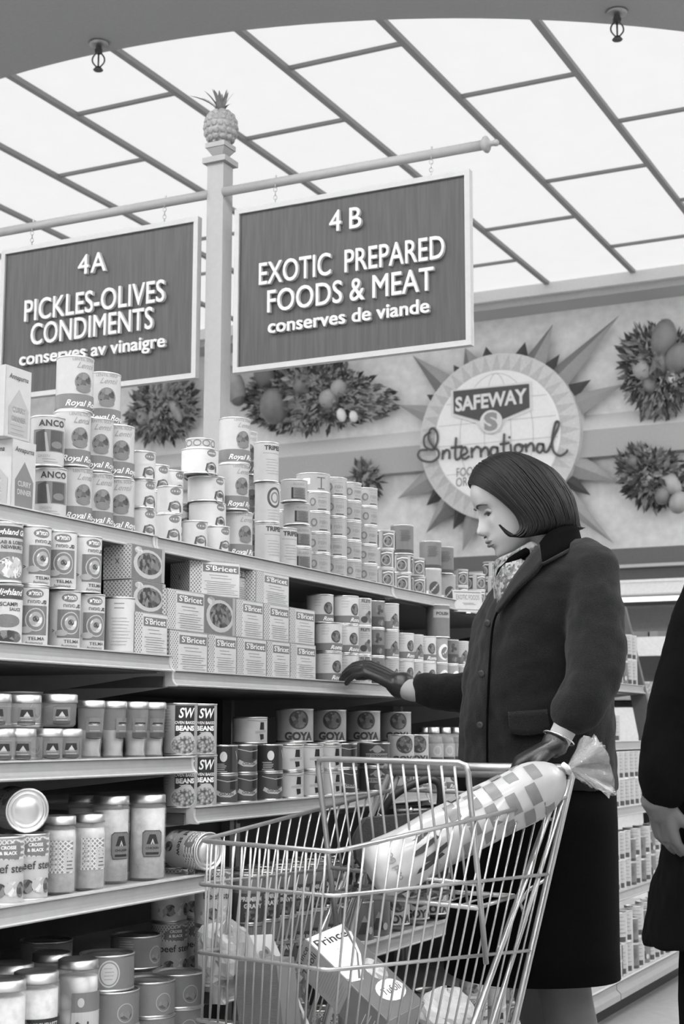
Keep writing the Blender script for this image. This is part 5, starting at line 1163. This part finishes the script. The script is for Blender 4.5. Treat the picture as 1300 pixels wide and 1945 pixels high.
def head_mesh(m, X, k, sc=1.0):
    n, L = 72, 74; vs = []
    for i in range(L+1):
        u = HU[0]+(HU[-1]-HU[0])*i/L
        for j in range(n): vs.append(X(*[sc*q for q in head_pt(u, 2*PI*j/n)]))
    fs = [(i*n+j, i*n+(j+1) % n, (i+1)*n+(j+1) % n, (i+1)*n+j) for i in range(L) for j in range(n)]+[tuple(range(n))[::-1], tuple(L*n+j for j in range(n))]
    m.add(vs, fs, k, True)
def hand_mesh(m, W_, fd, bk, k, side=1, curl=(.25, .35, .3), spread=.06, thumb=(.6, .5), sc=1.0, fat=1.0, fc=None):
    """W_ wrist, fd finger direction, bk direction of the back of the hand; five separate fingers"""
    fd = fd.normalized(); bk = (bk-fd*bk.dot(fd)).normalized(); sd = fd.cross(bk)*side     # sd: towards the thumb
    S = lambda f, s, b: W_+(fd*f+sd*s+bk*b)*sc
    for s, r_ in ((-.026, .0125), (-.009, .0145), (.009, .0145), (.026, .013)):
        limb(m, [S(-.01, s*.55, 0), S(.035, s*.9, .003), S(.082, s, .002)], [.016*fat*sc, r_*fat*sc, r_*.86*fat*sc], k, 12, 4)
    lens = (.062, .076, .082, .074); bases = (-.031, -.011, .010, .030); rr = (.0078, .0088, .0092, .0088)
    for i in range(4):
        c = [x*(fc[i] if fc else 1) for x in curl]; p = S(.084-(.008 if i == 0 else 0), bases[i], .002); d = (fd+sd*bases[i]*spread*18).normalized(); pts = [S(.062, bases[i]*.95, .002), p]; ang = 0
        for q, fr_ in zip(c, (.44, .31, .25)):
            ang += q; dd = d*math.cos(ang)-bk*math.sin(ang); p = p+dd*lens[i]*fr_*sc; pts.append(p)
        limb(m, pts, [rr[i]*fat*sc*1.05, rr[i]*fat*sc, rr[i]*fat*sc*.95, rr[i]*fat*sc*.88, rr[i]*fat*sc*.78], k, 10, 4)
    a, b_ = thumb; p = S(.022, .026, -.006); d1 = (fd*math.cos(a)+sd*math.sin(a)-bk*b_*.4).normalized(); d2 = (fd*math.cos(a*.5)+sd*math.sin(a*.5)-bk*b_).normalized()
    limb(m, [S(.006, .012, -.004), p, p+d1*.034*sc, p+d1*.034*sc+d2*.030*sc, p+d1*.034*sc+d2*.054*sc], [.013*fat*sc, .0125*fat*sc, .0108*fat*sc, .0098*fat*sc, .0085*fat*sc], k, 10, 4)

# ---------------------------------------------------------------- the woman
WD = 3.54; DW = WD-3.45
wb = ond(1035, 1500, WD); WB = Vector((wb.x, wb.y, 0))
woman = thing('person', 'woman with dark bob in dark wool coat, gloved hand reaching to the shelf', 'person', WB)
def J(px, py, d=3.45): return ond(px, py, d+DW)-WB      # depths are given for a body plane 3.45 m away
def JA(px, py, d): return ond(px, py, d)-WB
def part(m, nm, par=None): return m.build(nm, par or woman)
bow = math.radians(20); turn = math.radians(2)
face = (-RH*math.cos(turn)-FH*math.sin(turn)); hf = face*math.cos(bow)-ZU*math.sin(bow); hu = ZU*math.cos(bow)+face*math.sin(bow); hl = hu.cross(hf)
HC = J(971, 961); HS = .97
def HX(f, u, l): return HC+hf*f+hu*u+hl*l
def H_(f, u, l): return HX(f*HS, u*HS, l*HS)
m = MB(); head_mesh(m, HX, 'skin', HS)
limb(m, [H_(-.035, -.03, 0), H_(-.042, -.095, 0), J(1052, 1055), J(1055, 1090)], [.052, .050, .056, .075], 'skin', 20)
loft(m, [(J(1050, 1062), .055, .07, RH, FH), (J(1050, 1090), .075, .15, RH, FH), (J(1045, 1150), .09, .165, RH, FH), (J(1035, 1260), .10, .15, RH, FH), (J(1035, 1380), .095, .13, RH, FH), (J(1040, 1480), .115, .165, RH, FH), (J(1040, 1560), .115, .17, RH, FH)], 'skin', 32)
for dpt, px in ((-.085, 1072), (.085, 1020)):
    kn = J(px+2, 1880, 3.45+dpt); an = Vector((kn.x+.01, kn.y, .09)); limb(m, [J(1045, 1540, 3.45+dpt), J(px, 1750, 3.45+dpt), kn, lerp(kn, an, .45)+RH*.018, an, Vector((an.x, an.y, .05))], [.085, .070, .056, .052, .034, .034], 'skin', 18)
# arms under the sleeves and down to the hands
ls = [J(1118, 1085, 3.29), JA(1128, 1255, 3.27), JA(1070, 1390, 3.22), JA(1054, 1414, 3.21)]
rs_ = [J(1030, 1085, 3.62), J(960, 1290, 3.66), JA(800, 1312, 3.80), JA(765, 1300, 3.83)]
limb(m, ls, [.045, .038, .026, .025], 'skin', 14); limb(m, rs_, [.045, .038, .029, .026], 'skin', 14)
body = part(m, 'body'); remesh(body, .0042, 2)
# face details
def fpt(u, l, lift=.0):     # point of the face at height u, offset l to her left
    best = None
    for i in range(181):
        ph = PI*i/180*.75; q = head_pt(u, ph)
        if best is None or abs(q[2]-l) < best[0]: best = (abs(q[2]-l), q)
    f, uu, ll = best[1]; return HX((f+lift)*HS, uu*HS, ll*HS)
for sg in (1, -1):
    E_ = lambda u, l, lift=0: (lambda p: HX((p[0]), (p[1]), (p[2])*sg))(((fpt(u, l, lift)-HC).dot(hf), (fpt(u, l, lift)-HC).dot(hu), (fpt(u, l, lift)-HC).dot(hl)))
    mm = MB(); mm.lathe([(.0105*math.sin(PI*i/10), -.0105*math.cos(PI*i/10)) for i in range(11)], 'eyewhite', 16, M=Matrix.Translation(E_(.001, .030, -.0075))); part(mm, 'eyeball', body)
    mm = MB(); mm.lathe([(.005*math.sin(PI*i/8), -.005*math.cos(PI*i/8)) for i in range(9)], 'iris', 12, M=Matrix.Translation(E_(-.0035, .028, -.0005))); part(mm, 'iris', body)
    mm = MB(); limb(mm, [E_(.003, .018, .001), E_(.0065, .026, .003), E_(.0055, .035, .003), E_(.0, .042, .001)], [.003, .0042, .0042, .003], 'skin', 8, 4); part(mm, 'eyelid', body)
    mm = MB(); limb(mm, [E_(-.001, .018, .003), E_(.001, .026, .0062), E_(.0, .035, .0055), E_(-.005, .043, .003)], [.0008, .0013, .0014, .0009], 'brow', 6, 4); part(mm, 'eyelash', body)
    mm = MB(); limb(mm, [E_(.020, .014, .001), E_(.0245, .026, .0015), E_(.0235, .038, .001), E_(.0175, .048, .0005)], [.0022, .0026, .0022, .001], 'brow', 8, 4); part(mm, 'eyebrow', body)
for u0_, r_ in ((-.0645, .0042), (-.0745, .0046)):
    mm = MB(); pts = []
    for i in range(9):
        l = -.020+.005*i; q = fpt(u0_+.0015*(1-abs(l)/.02), abs(l), -.0012)-HC; pts.append(HX(q.dot(hf), q.dot(hu), math.copysign(abs(q.dot(hl)), l)))
    limb(mm, pts, [.001, r_*.8, r_, r_, r_*.8, .001], 'lip', 8, 3); part(mm, 'lip', body)
mm = MB(); q = fpt(-.050, .007, .003)
for sg in (1, -1): mm.lathe([(.0028*math.sin(PI*i/6), -.002*math.cos(PI*i/6)) for i in range(7)], 'brow', 8, M=Matrix.Translation(HX((q-HC).dot(hf), (q-HC).dot(hu)-.001, sg*.007)))
o = part(mm, 'nostrils', body)
# hair: cap plus strands, bob flipped forward at the cheek
S5_ = [0, .25, .5, .75, 1]
HAIR = [  # rows over t (root to tip); each: tables over s (front to back) of f, u, l
    ([.074, .045, .0, -.040, -.075], [.082, .112, .124, .118, .098], [.0, .0, .0, .0, .0]),
    ([.068, .040, -.005, -.055, -.095], [.074, .098, .108, .100, .075], [.030, .040, .044, .038, .010]),
    ([.052, .026, -.020, -.080, -.122], [.048, .060, .066, .060, .040], [.064, .074, .078, .066, .012]),
    ([.030, .008, -.036, -.095, -.136], [.010, .012, .012, .010, .000], [.079, .086, .088, .074, .012]),
    ([.012, -.008, -.048, -.102, -.140], [-.034, -.034, -.034, -.034, -.040], [.083, .090, .090, .075, .012]),
    ([.014, -.012, -.050, -.100, -.134], [-.066, -.072, -.078, -.080, -.080], [.083, .088, .086, .070, .012]),
    ([.042, .010, -.040, -.092, -.130], [-.075, -.088, -.093, -.097, -.106], [.083, .082, .078, .064, .012]),
    ([.058, .026, -.034, -.092, -.142], [-.040, -.080, -.096, -.102, -.112], [.086, .078, .072, .058, .012])]
def hair_pt(s, t, sg, lift=0):
    T = t*(len(HAIR)-1); i = min(int(T), len(HAIR)-2); w = T-i
    g = lambda row: [sp1(S5_, row[q], s) for q in range(3)]
    R_ = [g(HAIR[max(0, min(len(HAIR)-1, i+d))]) for d in (-1, 0, 1, 2)]
    o = []
    for q in range(3):
        p0, p1, p2, p3 = [r[q] for r in R_]; o.append(.5*((2*p1)+(p2-p0)*w+(2*p0-5*p1+4*p2-p3)*w*w+(3*p1-p0-3*p2+p3)*w**3))
    k_ = 1+lift/.1; return H_(o[0]*k_-(.0), o[1]*k_ if o[1] > 0 else o[1], (o[2]*k_)*sg)
hairo = MB(); NS, NT = 36, 30
for sg in (1, -1):
    vs = [hair_pt(i/NS, j/NT, sg, -.004) for i in range(NS+1) for j in range(NT+1)]
    fs = [(i*(NT+1)+j, i*(NT+1)+j+1, (i+1)*(NT+1)+j+1, (i+1)*(NT+1)+j) for i in range(NS) for j in range(NT)]
    hairo.add(vs, fs if sg > 0 else [f[::-1] for f in fs], 'hair', True)
hobj = part(hairo, 'hair')
rn = random.Random(21); st = MB()
for sg, cnt in ((1, 760), (-1, 300), (2, 240)):
    for i in range(cnt):
        s = rn.random() if sg < 2 else rn.random()*.22; e = min(1, max(.74, rn.gauss(.95, .06))); wob = rn.uniform(-.03, .03); lf = rn.uniform(-.004, .0075); pts = []
        for j in range(17):
            t = e*j/16; pts.append(hair_pt(min(1, max(0, s+wob*math.sin(t*4+i))), t, 1 if sg == 2 else sg, lf))
        R_ = [(.0018 if sg == 2 and j > 10 else .0011)+.0012*math.sin(PI*min(1, j/16*1.05))**.6 if j < 16 else .0004 for j in range(17)]; st.tube(pts, R_, 'hair', 4, cap=False)
o = part(st, 'hair_strands', hobj); o['kind'] = 'stuff'
# coat: torso, sleeves
ROWS = [(1040, 1035, 1088, .055), (1052, 1008, 1112, .115), (1068, 988, 1130, .165), (1090, 962, 1145, .195), (1120, 938, 1150, .208), (1165, 914, 1154, .210), (1220, 898, 1156, .205), (1300, 884, 1158, .200), (1380, 876, 1160, .202), (1440, 873, 1162, .208), (1500, 872, 1164, .215)]
rot8 = math.radians(10); AD = RH*math.cos(rot8)+FH*math.sin(rot8)*1; BD = FH*math.cos(rot8)-RH*math.sin(rot8)
def rows_of(R_): return [(J((a+b_)/2, py), (b_-a)/2*WD/F*1.0, w, AD, BD) for (py, a, b_, w) in R_]
m = MB(); loft(m, rows_of(ROWS), 'wool', 48)
limb(m, [J(1095, 1066, 3.36), J(1122, 1088, 3.30), J(1132, 1190, 3.23), JA(1130, 1270, 3.27), JA(1106, 1330, 3.235), JA(1087, 1360, 3.225)], [.055, .066, .066, .062, .054, .048], 'wool', 22)
limb(m, [J(1035, 1080, 3.58), J(1000, 1110, 3.62), J(965, 1230, 3.66), J(940, 1305, 3.68), JA(870, 1318, 3.785), JA(806, 1314, 3.80)], [.06, .066, .064, .058, .050, .043], 'wool', 22)
coat = part(m, 'coat'); remesh(coat, .0065, 3)
tx = bpy.data.textures.new('folds', 'CLOUDS'); tx.noise_scale = .09
dm = coat.modifiers.new('folds', 'DISPLACE'); dm.texture = tx; dm.strength = .024; dm.mid_level = .5; dm.texture_coords = 'LOCAL'
def coat_d(px, py, lift=.008):
    """depth of the near side of the coat at a picture point"""
    R_ = ROWS
    for i in range(len(R_)-1):
        if R_[i][0] <= py <= R_[i+1][0]:
            t = (py-R_[i][0])/(R_[i+1][0]-R_[i][0]); a, b_, w = [lerp(R_[i][q], R_[i+1][q], t) for q in (1, 2, 3)]; break
    else: a, b_, w = R_[-1][1:]
    x = max(-.985, min(.985, (px-(a+b_)/2)/((b_-a)/2))); return 3.45-w*(1-abs(x)**2.4)**(1/2.4)*.985-lift-x*0.02
def CP(px, py, lift=.008): return J(px, py, coat_d(px, py, lift))
def ribbon(nm, pairs, k, thick=.006, par=None, n=4, sub=4):
    """a thick cloth strip between two edges"""
    A_ = spline([p[0] for p in pairs], sub); B_ = spline([p[1] for p in pairs], sub); m = MB(); vs = []
    for a, b_ in zip(A_, B_): vs += [lerp(a, b_, q/n) for q in range(n+1)]
    fs = [(i*(n+1)+q, i*(n+1)+q+1, (i+1)*(n+1)+q+1, (i+1)*(n+1)+q) for i in range(len(A_)-1) for q in range(n)]
    m.add(vs, fs, k, True); o = part(m, nm, par); s = o.modifiers.new('t', 'SOLIDIFY'); s.thickness = thick; s.offset = 0; return o
near = [((1096, 1004, 3.47), (1104, 1034, 3.47)), ((1090, 1000, 3.395), (1096, 1034, 3.36)), ((1066, 1003, 3.365), (1068, 1050, 3.295)), ((1044, 1014, 3.352), (1046, 1062, 3.275)), ((1026, 1036, 3.345), (1030, 1070, 3.270))]
ribbon('collar', [(J(*a), J(*b_)) for a, b_ in near], 'velvet', .010)
ribbon('collar', [(J(a[0], a[1], 2*3.47-a[2]), J(b_[0], b_[1], 2*3.47-b_[2])) for a, b_ in near], 'velvet', .010)
mm = MB(); mm.tube(spline([J(b_[0], b_[1]+2, b_[2]-.006) for a, b_ in near], 5), .004, 'wool', 8); part(mm, 'collar_piping', coat)
ribbon('lapel', [(J(1026, 1034, 3.335), J(1031, 1070, 3.262)), (J(1004, 1060, 3.315), CP(1016, 1090, .012)), (CP(972, 1105, .012), CP(985, 1118, .014)), (CP(943, 1158, .010), CP(946, 1164, .012))], 'wool', .007)
mm = MB(); mm.tube(spline([CP(946, 1160, .004), CP(936, 1195, .003), CP(929, 1290, .003), CP(926, 1380, .003), CP(926, 1470, .003)], 6), .0028, 'velvet', 6); part(mm, 'front_edge', coat)
for px, py in ((927, 1184), (916, 1280), (913, 1378)):
    mm = MB(); p = CP(px, py, .004); nrm_ = (p-J(px+60, py)).normalized(); mm.lathe([(0, 0), (.008, 0), (.009, .0025), (.0075, .005), (.003, .004), (0, .004)], 'black', 18, M=Matrix.Translation(p) @ nrm_.to_track_quat('Z', 'Y').to_matrix().to_4x4()); part(mm, 'button', coat)
ribbon('pocket_flap', [(CP(966, 1352, .006), CP(969, 1392, .012)), (CP(985, 1351, .006), CP(986, 1396, .012)), (CP(1010, 1349, .006), CP(1012, 1396, .012)), (CP(1040, 1347, .006), CP(1046, 1390, .010))], 'wool', .006, coat)
# scarf at the throat
ribbon('scarf', [(J(985, 1060, 3.36), J(1010, 1075, 3.33)), (J(965, 1066, 3.37), J(985, 1105, 3.315)), (J(948, 1078, 3.40), J(962, 1135, 3.32)), (J(940, 1090, 3.45), J(945, 1150, 3.38)), (J(945, 1085, 3.52), J(948, 1150, 3.50))], 'scarf', .012)
mm = MB(); limb(mm, [J(1012, 1040, 3.375), J(985, 1060, 3.385), J(962, 1072, 3.41), J(955, 1076, 3.45), J(962, 1074, 3.50), J(985, 1062, 3.52)], [.016, .020, .022, .022, .022, .018], 'scarf', 14); part(mm, 'scarf_roll')
mm = MB(); limb(mm, [J(1000, 1048, 3.352), J(975, 1066, 3.365), J(955, 1085, 3.385), J(948, 1100, 3.40)], [.010, .013, .012, .008], 'velvet', 12); part(mm, 'scarf_fold')
# skirt
SK = [(1470, 874, 1160, .200), (1560, 868, 1163, .215), (1700, 860, 1164, .228), (1800, 852, 1165, .236), (1846, 850, 1167, .238)]
m = MB(); loft(m, rows_of(SK), 'wool_b', 48); part(m, 'skirt')
# gloves
lw = JA(1052, 1416, 3.205)
m = MB(); hand_mesh(m, lw, JA(985, 1450, 3.21)-lw, ZU*.9-RH*.2-FH*.1, 'glove', -1, (.75, .85, .5), .05, (.5, .6), 1.0, 1.05)
limb(m, [JA(1056, 1412, 3.208), lw], [.030, .029], 'glove', 16); g1 = part(m, 'glove'); remesh(g1, .0032, 2)
tp = onx(632, 1286, -1.700); td = (tp-EYEV).dot(fw)
rw = JA(752, 1298, 3.835); fdir = JA(700, 1272, 3.845)-rw
m = MB(); hand_mesh(m, rw, fdir, ZU*.80-RH*.35-FH*.25, 'glove', 1, (.62, .42, .25), .05, (.12, .75), 1.02, 1.08, (1.05, 1.0, 1.0, .95))
limb(m, [JA(768, 1303, 3.83), JA(757, 1300, 3.832), rw], [.036, .034, .030], 'glove', 16); g2 = part(m, 'glove'); remesh(g2, .0032, 2)
# bracelet and stockings, shoes
mm = MB(); c = JA(1062, 1402, 3.214); axd = (ls[2]-ls[1]).normalized(); s1 = axd.orthogonal().normalized(); s2 = axd.cross(s1)
mm.tube([c+(s1*math.cos(2*PI*i/20)+s2*math.sin(2*PI*i/20))*.034 for i in range(20)], .0022, 'bracelet', 6, True); part(mm, 'bracelet')
for dpt, px in ((-.085, 1072), (.085, 1020)):
    m = MB(); kn = J(px+2, 1880, 3.45+dpt); an = Vector((kn.x+.01, kn.y, .09)); limb(m, [J(px, 1780, 3.45+dpt), kn, lerp(kn, an, .45)+RH*.018, an, Vector((an.x, an.y, .06))], [.070, .060, .056, .038, .038], 'stocking', 18); part(m, 'stocking')
    m = MB(); limb(m, [Vector((an.x, an.y, .05))+RH*.03, Vector((an.x, an.y, .05))-RH*.05, Vector((an.x, an.y, .03))-RH*.13, Vector((an.x, an.y, .022))-RH*.17], [.036, .036, .034, .018], 'shoe', 14); m.box(tuple(Vector((an.x-.012, an.y-.012, 0))+RH*.03), tuple(Vector((an.x+.012, an.y+.012, .04))+RH*.03), 'shoe'); part(m, 'shoe')

# ---------------------------------------------------------------- the man at the right edge
MD = 2.75; mb = ond(1450, 1500, MD); MBs = Vector((mb.x, mb.y, 0))
man = thing('person', 'man in a black overcoat cut off by the right edge, bare hand hanging', 'person', MBs)
def K(px, py, d=MD): return ond(px, py, d)-MBs
def mpart(m, nm, par=None): return m.build(nm, par or man)
m = MB(); hcm = K(1450, 676, MD); hfm = FH*1.0; hum = ZU; hlm = hum.cross(hfm)
MX = lambda f, u, l: hcm+hfm*f+hum*u+hlm*l
head_mesh(m, MX, 'skin_m', 1.05)
limb(m, [MX(-.03, -.03, 0), MX(-.035, -.13, 0), MX(-.03, -.22, 0)], [.058, .060, .085], 'skin_m', 18)
loft(m, [(K(1450, 880), .08, .07, RH, FH), (K(1450, 940), .09, .07, RH, FH), (K(1450, 1200), .085, .09, RH, FH), (K(1450, 1450), .09, .09, RH, FH), (K(1450, 1600), .10, .10, RH, FH)], 'skin_m', 28)
for s in (-1, 1): limb(m, [K(1450, 1560)+RH*.045*s, K(1450, 1900)+RH*.07*s, Vector((0, 0, .1))+RH*.08*s], [.055, .055, .045], 'skin_m', 14)
arm = [K(1385, 950, 2.74), K(1310, 1290, 2.70), K(1256, 1500, 2.66), K(1256, 1528, 2.66)]
limb(m, arm, [.05, .042, .032, .031], 'skin_m', 14); arm2 = [K(1525, 950), K(1620, 1290), K(1625, 1500)]; limb(m, arm2, [.05, .042, .03], 'skin_m', 14)
hand_mesh(m, K(1252, 1516, 2.66), K(1272, 1600, 2.67)-K(1252, 1516, 2.66), -RH*.9-FH*.45, 'skin_m', -1, (.45, .6, .45), .10, (.45, .9), .92, .95)
hand_mesh(m, K(1625, 1500), -ZU, RH, 'skin_m', -1, (.3, .4, .3), .03, (.4, .4), 1.0, 1.05)
o = mpart(m, 'body'); remesh(o, .0038, 2)
m = MB(); MR = [(895, 1425, 1475, .075), (912, 1385, 1515, .10), (940, 1352, 1548, .125), (1060, 1330, 1575, .145), (1250, 1300, 1600, .145), (1400, 1284, 1612, .145), (1590, 1263, 1630, .155), (1700, 1243, 1645, .165), (1795, 1229, 1655, .175)]
loft(m, [(K((a+b_)/2, py), (b_-a)/2*MD/F, w, RH, FH) for (py, a, b_, w) in MR], 'wool_b', 48)
limb(m, [K(1390, 935, 2.74), K(1378, 1000, 2.72), K(1364, 1120, 2.70), K(1336, 1205, 2.69), K(1300, 1325, 2.68), K(1272, 1420, 2.66), K(1257, 1500, 2.655)], [.060, .066, .066, .065, .058, .050, .042], 'wool_b', 22)
limb(m, [K(1520, 945), K(1570, 1060), K(1620, 1320), K(1624, 1480)], [.062, .064, .056, .046], 'wool_b', 20)
o = mpart(m, 'overcoat'); remesh(o, .008, 3); dm = o.modifiers.new('folds', 'DISPLACE'); dm.texture = tx; dm.strength = .02; dm.texture_coords = 'LOCAL'
m = MB(); loft(m, [(MX(-.035, -.115, 0), .072, .078, RH, FH), (MX(-.035, -.19, 0), .085, .088, RH, FH), (MX(-.03, -.30, 0), .135, .115, RH, FH)], 'velvet', 28, False); o = mpart(m, 'collar'); s = o.modifiers.new('t', 'SOLIDIFY'); s.thickness = .012
m = MB(); vs = []; n = 40
for i in range(15):
    u = -.06+.19*i/14
    for j in range(n):
        ph = 2*PI*j/n; f, uu, l = head_pt(min(u, .117), ph)
        back = (1-math.cos(ph))/2; lift = .012 if (back > .35 or u > .07) else -.02
        k_ = 1.05*(1+lift/.08); vs.append(MX(f*k_, (uu+(lift if u > .1 else 0))*1.05, l*k_))
m.add(vs, [(i*n+j, i*n+(j+1) % n, (i+1)*n+(j+1) % n, (i+1)*n+j) for i in range(14) for j in range(n)]+[tuple(14*n+j for j in range(n))], 'hair', True); mpart(m, 'hair')
for s in (-1, 1):
    m = MB(); limb(m, [K(1450, 1660)+RH*.06*s, K(1450, 1900)+RH*.075*s, Vector((0, 0, .08))+RH*.08*s], [.08, .08, .07], 'wool_b', 16); mpart(m, 'trouser_leg')
    m = MB(); limb(m, [Vector((0, 0, .045))+RH*.08*s-FH*.06, Vector((0, 0, .045))+RH*.08*s+FH*.06, Vector((0, 0, .035))+RH*.08*s+FH*.17], [.042, .045, .032], 'shoe', 14); mpart(m, 'shoe')
